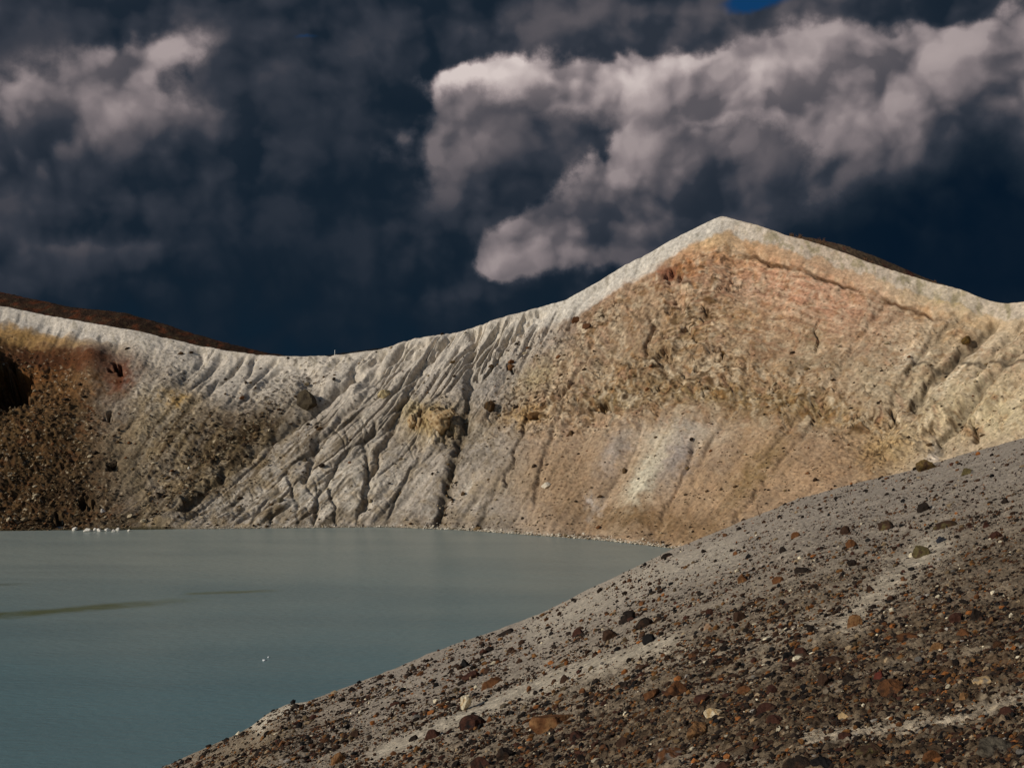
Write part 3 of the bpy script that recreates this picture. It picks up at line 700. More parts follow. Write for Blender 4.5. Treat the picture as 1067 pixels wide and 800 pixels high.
    for (bl, thr, soft, rag, lo, hi, cx, cy, ang, span) in LAYERS:
        Bl = blobs(bl)
        f = M('ADD', Bl, M('MULTIPLY', M('MULTIPLY', SS(Bl, .03, .34), SS(Bl, 1.8, .8, .45, 1.)), M('ADD', M('MULTIPLY', hd, rag), M('MULTIPLY', fine, rag*.5))))
        al = SS(f, thr-soft*1.3-.04, thr+soft*1.3+.04)
        ax, ay = C(cx, cy); dx, dy = math.cos(math.radians(ang)), math.sin(math.radians(ang))   # ang: direction that is bright
        g = M('ADD', M('MULTIPLY', M('SUBTRACT', az, ax), dx*F/span), M('MULTIPLY', M('SUBTRACT', el, ay), dy*F/span))
        g = SS(M('ADD', g, M('MULTIPLY', hd, 1.0)), -1., 1.)
        tn = M('MULTIPLY', M('ADD', lo, M('MULTIPLY', g, hi*.92-lo)), sh2)
        tot = M('ADD', M('MULTIPLY', tot, M('SUBTRACT', 1., al)), M('MULTIPLY', tn, al))
    r = N('ShaderNodeValToRGB'); L(tot, r.inputs[0]); cr = r.color_ramp
    stops = [(0, (11, 25, 38)), (.08, (26, 37, 49)), (.18, (52, 57, 67)), (.32, (92, 88, 93)), (.48, (134, 124, 126)), (.66, (174, 161, 160)), (.9, (212, 199, 195))]
    while len(cr.elements) < len(stops): cr.elements.new(.5)
    for e, (pos, c) in zip(cr.elements, stops): e.position = pos; e.color = tuple(lin(c))+(1,)
    # deck: deep blue-black rain curtain near the horizon, slightly lighter and bluer far left
    base = mix(SS(M('ADD', el, M('MULTIPLY', noise(p, 3., 3), .05)), .02, .13), tuple(lin([14, 32, 47])), tuple(lin([19, 33, 46])))
    base = mix(SS(az, .12, .36), base, tuple(lin([6, 22, 38])))
    cl = mix(SS(tot, .0, .09), base, r.outputs[0])
    # a rift of blue at the top, and the open sky overhead and behind
    rift = SS(M('ADD', blobs([(770, -2, 40, 11, 0, 1.0), (295, 42, 18, 4, 10, .48)]), M('MULTIPLY', M('SUBTRACT', noise(p, 30., 3), .5), .6)), .35, .9)
    cl = mix(rift, cl, tuple(lin([16, 58, 100])))
    sky = N('ShaderNodeTexSky'); sky.sky_type = 'NISHITA'; sky.sun_disc = False
    sky.sun_elevation = SUN_EL; sky.sun_rotation = SUN_AZ % (2*math.pi); sky.altitude = 2000; sky.dust_density = .6
    nis = VM('SCALE', sky.outputs[0], s=NIS)
    ahead = M('MULTIPLY', SS(Y, -.25, .35), SS(Z, .85, .55))
    res = mix(ahead, nis, cl)
    L(res, bg.inputs[0])
    w.cycles.sampling_method = 'NONE'; bg.inputs[1].default_value = 1.0
NIS = .06; HM = .25
# cloud banks, far to near: [lobes (px, py, sx, sy, tilt, weight)], edge, softness, raggedness, dark tone, lit tone, centre x, y, lit direction, span
LAYERS = [
 ([(120,20,220,44,0,1.2),(420,30,180,34,0,1.),(300,90,140,60,0,.9),(560,30,160,30,0,.9)], .34, .40, .8, .08, .17, 200, 40, 100, 70),
 ([(750,26,150,30,0,1.2),(900,34,190,42,0,1.3),(1040,40,90,60,0,1.2),(640,50,100,30,0,.7)], .40, .30, .8, .13, .28, 860, 34, 120, 60),
 ([(20,200,80,60,0,1.1),(80,235,110,30,0,.9),(300,170,150,80,0,.9),(420,160,90,70,0,1.),(440,240,140,50,0,.8)], .28, .36, .7, .07, .18, 200, 200, 120, 90),
 ([(1000,150,120,90,0,1.3),(850,230,200,50,0,1.2),(640,190,140,70,20,1.1),(1000,250,120,50,0,1.),(760,250,140,40,10,.9)], .32, .34, .7, .06, .21, 850, 170, 105, 90),
 ([(492,98,40,20,0,.9),(455,86,34,14,10,.45),(565,98,74,28,0,1.2),(650,108,70,38,10,1.2),(520,135,80,36,0,.9),(720,85,50,20,0,.9)],   .48, .19, 1.3, .38, .80, 580, 106, 95, 46),
 ([(100,90,48,26,34,1.1),(35,140,50,42,0,1.2),(150,62,46,18,26,.62),(170,148,66,26,-4,1.1),(90,170,76,24,0,.9)], .46, .28, 1.2, .13, .52, 85, 135, 110, 62),
 ([(500,160,50,34,0,1.),(430,150,50,26,0,.5),(470,200,50,20,0,.4),(570,165,54,40,10,1.2),(450,125,34,30,0,.8),(610,185,54,34,20,.9)], .48, .24, 1.3, .13, .35, 530, 155, 115, 55),
 ([(760,120,70,44,10,1.3),(850,120,92,56,0,1.4),(950,118,82,54,-6,1.3),(1040,110,60,70,0,1.2),(800,178,130,50,0,1.5),(900,180,60,30,0,.9),(700,175,66,46,30,1.)], .50, .15, 1.0, .14, .52, 850, 172, 112, 78),
 ([(870,84,66,18,0,1.),(1040,76,40,26,0,.9),(760,108,44,26,0,1.),(810,150,44,24,0,.8)], .56, .26, 1.0, .36, .64, 860, 95, 110, 44),
 ([(560,245,50,24,20,1.2),(620,218,60,40,34,1.3),(690,185,66,48,32,1.3),(508,267,24,13,10,1.1),(532,243,14,16,0,.8),(750,195,60,40,0,1.)], .52, .14, 1.15, .17, .48, 640, 225, 128, 88),
 ([(1008,180,24,34,0,1.1),(960,232,80,26,-10,1.),(860,262,140,20,0,1.),(1000,255,110,40,0,1.)], .56, .36, .9, .03, .08, 900, 220, 110, 60),
 ([(50,266,36,13,0,1.1),(120,262,44,10,0,.8),(460,305,50,12,0,.6),(450,222,24,12,0,.7)], .52, .35, .6, .12, .24, 60, 265, 100, 20),
]

def build_camera():
    cam = bpy.data.cameras.new('camera'); co = bpy.data.objects.new('camera', cam); link(co)
    cam.sensor_fit = 'HORIZONTAL'; cam.sensor_width = 36; cam.lens = 36*F/1067
    cam.shift_y = -(400-HY)/1067; cam.shift_x = 0
    cam.clip_start = .1; cam.clip_end = 5000
    co.rotation_euler = (math.pi/2, 0, 0); scene.camera = co
    scene.render.resolution_x = 1024; scene.render.resolution_y = 767
    scene.view_settings.view_transform = 'Standard'; scene.view_settings.look = 'None'
    scene.view_settings.exposure = EXPOSURE; scene.view_settings.gamma = 1; scene.view_settings.use_curve_mapping = False
    sl = bpy.data.lights.new('sun', 'SUN'); sl.energy = SUN_E; sl.angle = math.radians(.5); sl.color = (1, .93, .84)
    so = bpy.data.objects.new('sun', sl); link(so); so.location = tuple(SUNDIR*300)
    from mathutils import Vector
    so.rotation_euler = Vector(tuple(SUNDIR)).to_track_quat('Z', 'Y').to_euler()
EXPOSURE = 0.0; SUN_E = 3.1
MODE = ''
build_world(); build_camera()
if MODE != 'sky':
    WS, WT, WP = build_wall()
    build_ground(); build_lake()
    far_ridge('hill', [(-400,250),(-200,272),(0,304),(41,313),(81,321),(108,323),(135,327),(169,337),(203,348),(236,357),(270,366),(300,371),(360,390)], 520, 60, M_FAR,
              [(60,42,28),(96,52,28),(88,74,48)], 'dark red brown outer hill behind the left rim')
    far_ridge('hill', [(815,262),(832,246),(850,249),(880,256),(905,265),(930,275),(960,288),(985,298),(1010,309),(1040,330)], 400, 25, M_FAR,
              [(92,74,56),(84,48,36),(112,100,72)], 'low brown crest behind the right hand rim', amp=.6, low=16, seed=15)
    far_ridge('hill', [(240,385),(330,371.5),(370,366),(420,359),(480,352),(540,348),(600,352),(700,385)], 1500, 150, M_FAR,
              [(30,30,30),(24,26,28),(34,32,30)], 'distant black hill just showing over the saddle', amp=3, low=120, seed=25)
# ------------------------------------------------------------------ stones
import bmesh
def ico(sub):
    bm = bmesh.new(); bmesh.ops.create_icosphere(bm, subdivisions=sub, radius=1)
    V = np.array([v.co[:] for v in bm.verts]); Fa = np.array([[v.index for v in f.verts] for f in bm.faces]); bm.free()
    return V, Fa
ICO = {k: ico(k) for k in (1, 2, 4)}

def rock_shape(r, sub=4, planes=11, rough=.05):
    """angular block: a ball cut by random planes, then weathered"""
    V, Fa = ICO[sub]; V = V.copy()
    n = r.normal(size=(planes, 3)); n /= np.linalg.norm(n, axis=1, keepdims=True)
    k = r.uniform(.55, .95, planes)
    dn = V@n.T
    rad = np.min(np.where(dn > 1e-3, k/np.maximum(dn, 1e-3), 9.), axis=1); rad = np.minimum(rad, 1.15)
    o = r.uniform(0, 50, 2)
    nn = fbm(V[:, 0]*2.1+o[0]+V[:, 2]*1.3, V[:, 1]*2.1+o[1]-V[:, 2]*1.7, 5, 4, .6)
    n2 = gnoise(V[:, 0]*7+o[0]+V[:, 2]*4, V[:, 1]*7+o[1]-V[:, 2]*5, 9)
    return V*(rad*(1+rough*2.2*nn+rough*.5*n2))[:, None], Fa

def frame(nrm, yaw):
    z = np.array(nrm, float); z /= np.linalg.norm(z)
    a = np.array([math.cos(yaw), math.sin(yaw), 0]); x = a-z*(a@z); x /= np.linalg.norm(x); y = np.cross(z, x)
    return np.stack([x, y, z], 1)

def stone_object(name, pos, size, R, colour, r, label, cat, group=None, sink=.3, mesh=None, two=None, mat=None):
    """a loose stone: size = full width, depth, height in metres, bedded a little into the ground"""
    if mesh is None:
        V, Fa = rock_shape(r, 4, int(r.integers(9, 15)), .07)
        V = V*(np.array(size)/2); V = V@R.T
        V[:, 2] += 0
        c = np.ones((len(V), 3))*lin(colour)
        if two is not None:
            f = sstep(-.05, .3, fbm(V[:, 0]*3/size[0]+3, (V[:, 1]+V[:, 2])*3/size[0], 33, 3)); c = c+(lin(two)-c)*f[:, None]
        mesh = mesh_np(name, V, Fa, mat or M_ROCK, c, smooth=False)
        if hasattr(mesh, 'shade_smooth'): pass
    o = bpy.data.objects.new(name, mesh); link(o)
    up = R[:, 2]
    o.location = tuple(np.array(pos)+up*size[2]*(.5-sink))
    return tag(o, label, cat, group)

BR = (62, 44, 32); DK = (40, 32, 26); RD = (66, 41, 31); RU = (98, 64, 38); OR = (128, 94, 60); TN = (178, 150, 108); PL = (215, 202, 172); BK = (26, 24, 23); OL = (92, 82, 52); GY = (118, 112, 103)
# photo px x, y, width, height, colour, tilt (deg), label
BIG = [
 (484,731,11,19,PL,80,'cream white stone standing upright on the scree with a dark shadow to its right',TN),
 (577,751,41,19,RU,14,'long orange brown slab lying on the lower slope, the largest stone there',OR),
 (491,754,25,14,RD,20,'dark red brown block just right of and below the upright cream stone',BK),
 (452,765,17,9,RD,8,'dark red stone at the left end of the pale rill below the upright cream stone',None),
 (601,766,20,14,RD,20,'dark red block just below the right end of the long orange slab',BK),
 (431,769,8,7,DK,0,'small black stone left of the dark red stone on the pale rill',None),
 (352,791,15,11,OR,5,'rounded tan orange stone on the pale rill near the lower left corner of the scree',RU),
 (371,765,11,7,BR,20,'brown stone half sunk left of the pale rill low on the slope',None),
 (485,692,12,9,BK,25,'black angular stone above the upright cream stone near the water edge of the slope',None),
 (527,659,20,6,DK,25,'thin dark slab lying along the skyline of the scree above the water',None),
 (655,644,19,11,DK,20,'dark slab near the skyline, left of a second dark slab',None),
 (670,650,18,11,DK,25,'dark slab just right of a similar one below the lake shore',BR),
 (636,662,18,10,BR,20,'dark brown slab below the two dark slabs near the lake shore',None),
 (602,660,11,9,RD,20,'small dark red stone left of the dark brown slab',None),
 (588,707,11,8,BR,0,'brown stone on the pale band above the long orange slab',None),
 (494,703,20,8,RD,5,'flat red brown stone below the black angular stone',None),
 (511,712,22,9,RU,22,'flat orange brown patch of rock right of the flat red brown stone',None),
 (529,786,18,13,DK,15,'dark brown block at the lower edge left of the small black stone',BR),
 (503,795,20,11,RD,8,'dark red block cut by the bottom edge below the upright cream stone',DK),
 (575,771,10,9,BK,0,'small black stone directly below the long orange slab',None),
 (651,773,15,12,BR,0,'dark brown block low on the slope right of the dark red block',None),
 (706,719,25,16,RU,8,'broad orange brown boulder in the middle of the lower slope',BR),
 (679,723,16,11,RU,0,'smaller orange brown stone left of the broad orange brown boulder',None),
 (732,728,19,10,RD,10,'dark red brown stone right of and below the broad orange brown boulder',None),
 (797,739,21,11,RD,0,'wide dark red stone in the lower middle of the scree',None),
 (743,743,16,11,TN,0,'pale tan stone above the larger tan orange stone',PL),
 (729,761,25,14,OR,-5,'large tan orange stone half buried near the bottom edge',BR),
 (697,786,25,19,RU,0,'rust orange boulder near the bottom edge with a grey top',GY),
 (822,682,15,12,BK,0,'black block beside a small cream stone at the end of the pale rill',None),
 (832,686,11,6,PL,-5,'small flat cream stone right of the black block',None),
 (834,679,10,8,RD,0,'small dark red stone above the flat cream stone',None),
 (770,643,13,9,BR,0,'single round brown stone on the grey middle slope',None),
 (678,665,14,9,BK,10,'black stone just below the two dark slabs',None),
 (739,652,11,9,(150,122,96),0,'dull pinkish tan stone on the middle slope left of the round brown stone',None),
 (740,637,10,10,RD,20,'small upright dark red brown stone above the pinkish tan stone',None),
 (804,718,11,10,RD,0,'dark red cube shaped stone above the wide dark red stone',None),
 (807,750,15,9,RD,0,'dark red stone directly below the wide dark red stone',None),
 (859,709,13,12,BR,0,'brown block standing above the pale lower rill',None),
 (832,796,28,11,DK,0,'wide blackish brown slab cut by the bottom edge',BR),
 (857,794,22,13,BK,0,'black block at the bottom edge right of the wide blackish slab',None),
 (757,797,22,9,RD,0,'dark red slab at the bottom edge right of the rust orange boulder',None),
 (777,718,14,9,RU,0,'rust coloured stone left of the dark red cube shaped stone',None),
 (828,692,13,6,RD,0,'thin red brown stone directly below the flat cream stone',None),
 (890,648,13,14,OR,0,'round orange stone at the lower end of the pale upper band',RU),
 (997,645,14,11,RD,0,'dark red stone, first of three dark stones in a row at the right',None),
 (1017,642,14,13,DK,0,'very dark stone, middle of three dark stones in a row at the right',None),
 (1032,645,13,12,BR,0,'brown stone, last of three dark stones in a row at the right',OR),
 (944,664,25,11,RU,0,'long orange and black stone left of the small orange stone',BK),
 (978,675,15,9,OR,10,'small bright orange stone right of the long orange and black stone',None),
 (1005,660,19,9,RU,0,'rusty flat stone below the three dark stones in a row',None),
 (916,705,12,11,(92,46,36),0,'small bright red stone right of the brown block',None),
 (885,708,12,7,DK,5,'flat dark stone left of the small bright red stone',None),
 (930,717,24,17,RU,15,'large rust brown boulder below and right of the small bright red stone',BR),
 (1004,727,11,9,OR,0,'small orange stone on the lower right gravel',None),
 (1050,743,15,11,RD,25,'dark red block beside the pale rill at the right edge',None),
 (907,781,24,16,BR,0,'big brown boulder below the pale rill near the bottom',OL),
 (880,746,11,8,TN,0,'light tan stone above the pale rill',None),
 (880,768,15,8,RD,10,'dark red flat stone lying on the pale rill',None),
 (971,789,15,12,RU,0,'brown orange stone near the bottom edge at the right',None),
 (1026,708,19,9,TN,0,'pale tan elongated stone on the right gravel',GY),
 (1038,778,32,14,(92,84,70),8,'large dull grey brown slab in the lower right corner',DK),
 (868,687,19,8,BR,0,'flat brown stone left of the brown block',None),
 (964,486,20,13,(92,74,42),0,'domed olive brown boulder sitting high on the skyline of the scree',BR),
 (1007,492,10,8,OL,0,'small olive green stone just right of the domed skyline boulder',None),
 (963,528,12,10,DK,0,'round dark stone straight below the domed skyline boulder',None),
 (921,548,15,11,BR,5,'dark brown boulder left of and below the round dark stone',OL),
 (881,553,10,8,BR,0,'small dark stone left of the dark brown boulder',None),
 (984,547,23,9,BR,5,'long low brown stone at the top of the pale upper band',OL),
 (959,575,17,13,OL,20,'olive brown block beside the pale upper band',BR),
 (1048,522,7,7,DK,20,'small dark stone high up near the right edge',None),
 (1038,558,13,8,RD,0,'dark red stone high on the slope at the right edge',None),
 (1028,547,9,6,RD,0,'small red stone above the dark red one at the right edge',None),
 (888,567,11,8,RU,0,'small rust coloured stone below the small dark stone',None),
 (888,586,10,9,DK,0,'dark stone below the rust coloured stone',None),
 (981,562,9,6,(48,50,56),0,'small blue black stone below the long low brown stone',None),
 (906,613,8,9,BR,0,'brown stone at the left margin of the pale upper band',None),
 (950,578,5,6,PL,0,'tiny white stone touching the olive brown block',None),
 (773,603,11,10,RU,0,'square orange stone high on the middle slope',OR),
 (828,558,10,7,RU,0,'orange stone close to the skyline of the scree',None),
 (811,604,11,9,RU,15,'orange brown stone right of the square orange stone',None),
 (834,594,15,8,DK,10,'flat dark stone above and right of the orange brown stone',None),
 (816,573,9,8,DK,0,'small dark stone below the orange stone near the skyline',None),
 (695,579,10,5,DK,20,'dark stone lying on the skyline where the scree meets the far shore',None)]

def place_stone(px, py, w, h, colr, tilt, lab, two, group=None, name='boulder', cat='boulder', mesh=None, mw=None):
    r = np.random.default_rng(int(px*7+py*13))
    x, y, z = fg_point(px, py+h*.3)
    m = y/F; n = fg_normal(x, y)
    R = frame(n*.55+np.array([0, 0, .45]), r.uniform(-.3, .3)+0.0)
    # lay the long axis across the view, tilted as seen
    t = math.radians(tilt); Rt = np.array([[math.cos(t), 0, -math.sin(t)], [0, 1, 0], [math.sin(t), 0, math.cos(t)]])
    base = frame([0, -.12, 1], r.uniform(-.25, .25))
    Rm = Rt@base
    return stone_object(name, (x, y, z), (w*m*1.12, w*m*r.uniform(.7, 1.), h*m*1.5), Rm, colr, r, lab, cat, group, sink=.42, two=two, mesh=mesh)

def build_big():
    for px, py, w, h, colr, tilt, lab, two in BIG:
        if tilt == 80:   # the standing cream stone
            x, y, z = fg_point(px, py+h*.45); m = y/F
            r = np.random.default_rng(3)
            stone_object('boulder', (x, y, z), (w*m*1.05, w*m*.9, h*m*1.15), frame([.08, 0, 1], .2), colr, r, lab, 'boulder', sink=.10, two=two)
        else:
            place_stone(px, py, w, h, colr, tilt, lab, two)

def density(px, py):
    """how stony the near slope is at a place (same zones as its soil colour)"""
    u = (px-CX)/F; q = py-(HY+F*w_of_u(u))
    d = .22+.8*sstep(20, 170, q)+.5*sstep(640, 760, py)*sstep(780, 1000, px)+.5*blob(px, py, 300, 775, 140, 30, 22)
    for pts, wd, am in [([(395,785),(470,752),(540,722),(620,693),(700,668)], 10, 1.), ([(880,650),(915,618),(950,588),(975,566)], 14, .95), ([(840,770),(930,758),(990,751),(1030,738),(1067,725)], 9, 1.), ([(850,668),(780,700),(700,725)], 8, .5),
                        ([(560,655),(620,625),(680,600),(760,575)], 14, .6)]:
        d = d*(1-am*streak(px, py, pts, wd))
    return d

def fg_points(px, py):
    """vectorised fg_point without the settling loop"""
    u = (px-CX)/F; k = np.sqrt(1+u*u); e = np.maximum((py-HY)/F-w_of_u(u), 2e-4)
    b = 2/FG_R+e/(k*FG_H); r = (b-np.sqrt(b*b-4/FG_R**2))/2*FG_R**2
    y = r/k; x = u*y
    return x, y, fg_z(x, y)

def sample_fg(n, rg, power):
    px = rg.uniform(120, 1120, n*6); py = rg.uniform(440, 860, n*6)
    u = (px-CX)/F; q = py-(HY+F*w_of_u(u))
    al = px*.93-py*.37; ac = px*.37+py*.93
    clus = sstep(-.35, .45, fbm(al/60, ac/9, 200, 3)+.35*fbm(px/14, py/8, 201, 2))
    ok = (q > .4) & (rg.uniform(0, 1.5, n*6) < density(px, py)**power*(.15+.85*clus))
    return px[ok][:n], py[ok][:n]

PAL = np.array([lin(c) for c in (DK, BK, BR, BR, DK, RD, RU, (112, 78, 44), (96, 80, 58), (110, 98, 82), (146, 126, 98), (140, 88, 46), PL, (150, 142, 130))])
PW = np.array([.21, .12, .16, .08, .11, .06, .06, .07, .04, .02, .03, .03, .012, .01]); PW = PW/PW.sum()

def many_stones(name, X, Y, Z, size, cols, rg, mat, label, variants=12, flat=.62, sub=1):
    VS = []
    for i in range(variants):
        V, Fa = rock_shape(rg, sub, 9, .04); VS.append(V)
    VS = np.stack(VS); nv = VS.shape[1]
    n = len(X); vi = rg.integers(0, variants, n); yaw = rg.uniform(0, 2*math.pi, n)
    el = rg.uniform(.65, 1.35, (n, 2)); fl = rg.uniform(flat*.7, flat*1.3, n)
    V = VS[vi]*.5
    V = V*np.stack([el[:, 0]*size, el[:, 1]*size, fl*size], -1)[:, None, :]
    c, s_ = np.cos(yaw)[:, None], np.sin(yaw)[:, None]
    x = V[..., 0]*c-V[..., 1]*s_; y = V[..., 0]*s_+V[..., 1]*c
    P = np.stack([x+X[:, None], y+Y[:, None], V[..., 2]+x*.25-y*.15+(Z+size*fl*.22)[:, None]], -1).reshape(-1, 3)
    FF = (Fa[None]+(np.arange(n)*nv)[:, None, None]).reshape(-1, 3)
    C = np.repeat(cols, nv, axis=0)
    o = bpy.data.objects.new(name, mesh_np(name, P, FF, mat, C, smooth=False)); link(o)
    tag(o, kind='stuff'); o['label'] = label
    return o

def build_scatter():
    rg = np.random.default_rng(11)
    # fine gravel
    px, py = sample_fg(150000, rg, .7)
    x, y, z = fg_points(px, py)
    wpx = np.minimum(1.1+rg.pareto(2.8, len(px))*1.3, 6.5)*(.62+.36*sstep(500, 740, py))
    c = PAL[rg.choice(len(PAL), len(px), p=PW)]*rg.uniform(.7, 1.3, (len(px), 1))
    many_stones_later = (lambda g: many_stones('gravel', *g, rg, M_ROCK, 'countless small dark and rusty stones strewn over the near scree', flat=.85))
    # the same gravel carries on beyond the edges of the view
    n = 60000; ph = np.radians(rg.uniform(-60, 85, n)); r = np.exp(rg.uniform(math.log(4), math.log(95), n))
    x2 = r*np.sin(ph); y2 = r*np.cos(ph); z2 = fg_z(x2, y2); qx = CX+F*x2/np.maximum(y2, .1); qy = HY-F*z2/np.maximum(y2, .1)
    k = ~((qx > 100) & (qx < 1118) & (qy < 858)) & (z2 > WATER)
    x = np.concatenate([x, x2[k]]); y = np.concatenate([y, y2[k]]); z = np.concatenate([z, z2[k]])
    s2 = np.minimum(.5+rg.pareto(2.6, k.sum())*.8, 4)*.0026*r[k]**.9*1.6
    size = np.concatenate([wpx*y[:len(wpx)]/F*1.25, s2]); c = np.concatenate([c, PAL[rg.choice(len(PAL), int(k.sum()), p=PW)]])
    many_stones_later((x, y, z, size, c))
    # mid-sized loose stones: separate objects
    px, py = sample_fg(215, rg, 1.2)
    protos = {}
    kinds = [(DK, 'small dark brown stone lying loose among the gravel of the near scree', 'small dark stones on the scree', 'dark'),
             ((92,62,40), 'small rusty brown stone lying loose among the gravel of the near scree', 'small rusty stones on the scree', 'rust'),
             (GY, 'small grey stone lying loose among the gravel of the near scree', 'small grey stones on the scree', 'grey')]
    for i in range(len(px)):
        if any(abs(px[i]-b[0]) < b[2]*.6+4 and abs(py[i]-b[1]) < b[3]*.6+4 for b in BIG): continue
        k = rg.choice([0, 0, 0, 1, 2], p=[.25, .25, .2, .17, .13]); cl, lab, grp, key = kinds[k]
        X, Y, Z = fg_point(px[i], py[i])
        sz = rg.uniform(7, 11)*(.6+.5*float(sstep(500, 740, py[i])))*Y/F
        vr = int(rg.integers(0, 6))
        if (key, vr) not in protos:
            r = np.random.default_rng(100+k*10+vr); V, Fa = rock_shape(r, 2, 10, .06)
            V = V*np.array([.5, .42, .36])
            protos[(key, vr)] = mesh_np('stone', V, Fa, M_ROCK, np.ones((len(V), 3))*lin(cl)*r.uniform(.7, 1.25), smooth=False)
        o = bpy.data.objects.new('stone', protos[(key, vr)]); link(o)
        o.location = (X, Y, Z+sz*.16); o.scale = (sz, sz, sz); o.rotation_euler = (rg.uniform(-.2, .2), -.3, rg.uniform(0, 6.28))
        tag(o, lab, 'stone', grp)

# ------------------------------------------------------------------ things on the far slope
def wall_lookup():
    m = (WT > 0) & (WT < 1.0)
    P = WP[m]; return P, CX+F*P[:, 0]/P[:, 1], HY-F*P[:, 2]/P[:, 1]

WALLROCKS = [ # px, py, w, h, colour, label, name
 (322,418,23,17,(74,64,48),'large dark craggy rock sticking out of the debris below the saddle',(50,42,32),'rock_outcrop'),
 (511,425,13,12,(78,58,36),'rounded dark brown boulder right of the central ravine',(50,40,28),'boulder'),
 (401,411,13,9,(190,172,132),'cream rock with a dark hollow on the pale middle slope',(90,76,50),'rock_outcrop'),
 (118,485,11,9,(60,48,34),'dark rock halfway down the left flank',None,'boulder'),
 (512,322+60,6,5,(80,64,46),'small brown rock under the pale rim left of the peak',None,'boulder'),
 (532,384,8,6,(104,72,44),'small rusty rock beside the upper ravine',None,'boulder'),
 (599,334,9,8,(96,64,40),'dark rusty rock, left of a pair under the white shoulder',None,'boulder'),
 (612,340,9,7,(88,58,36),'dark rusty rock, right of a pair under the white shoulder',None,'boulder'),
 (752,371,12,9,(112,84,48),'round brown rock in the middle of the peak face',(80,60,36),'boulder'),
 (1007,356,10,9,(96,74,36),'olive brown rock below the right hand rim',(64,50,28),'boulder'),
 (557,434,12,8,(98,70,40),'ochre brown rock in the speckled patch right of the ravine',None,'boulder'),
 (596,452,7,6,(86,66,44),'small dark rock below the speckled patch',None,'boulder'),
 (651,491,6,6,(84,66,44),'small dark rock on the lower talus beside the pale patch',None,'boulder'),
 (569,507,9,7,(206,194,172),'whitish stone on the lower talus left of the pale patch',None,'boulder'),
 (418,479,4,4,(90,76,58),'tiny dark rock on the smooth pale rib',None,'boulder'),
 (292,522,8,5,(96,86,68),'small dark rock on the fluted pale foot of the slope',None,'boulder'),
 (318,480,6,4,(70,60,46),'small dark rock at the head of the flutes',None,'boulder'),
 (256,399,4,5,(60,50,40),'small dark rock on the white rim slope',None,'boulder'),
 (255,440,5,5,(64,52,38),'small dark rock among the debris left of the craggy rock',None,'boulder'),
 (197,488,4,4,(214,204,184),'tiny white stone on the debris slope',None,'boulder'),
 (107,533,5,5,(222,212,196),'white stone just above the left shore',None,'boulder')]

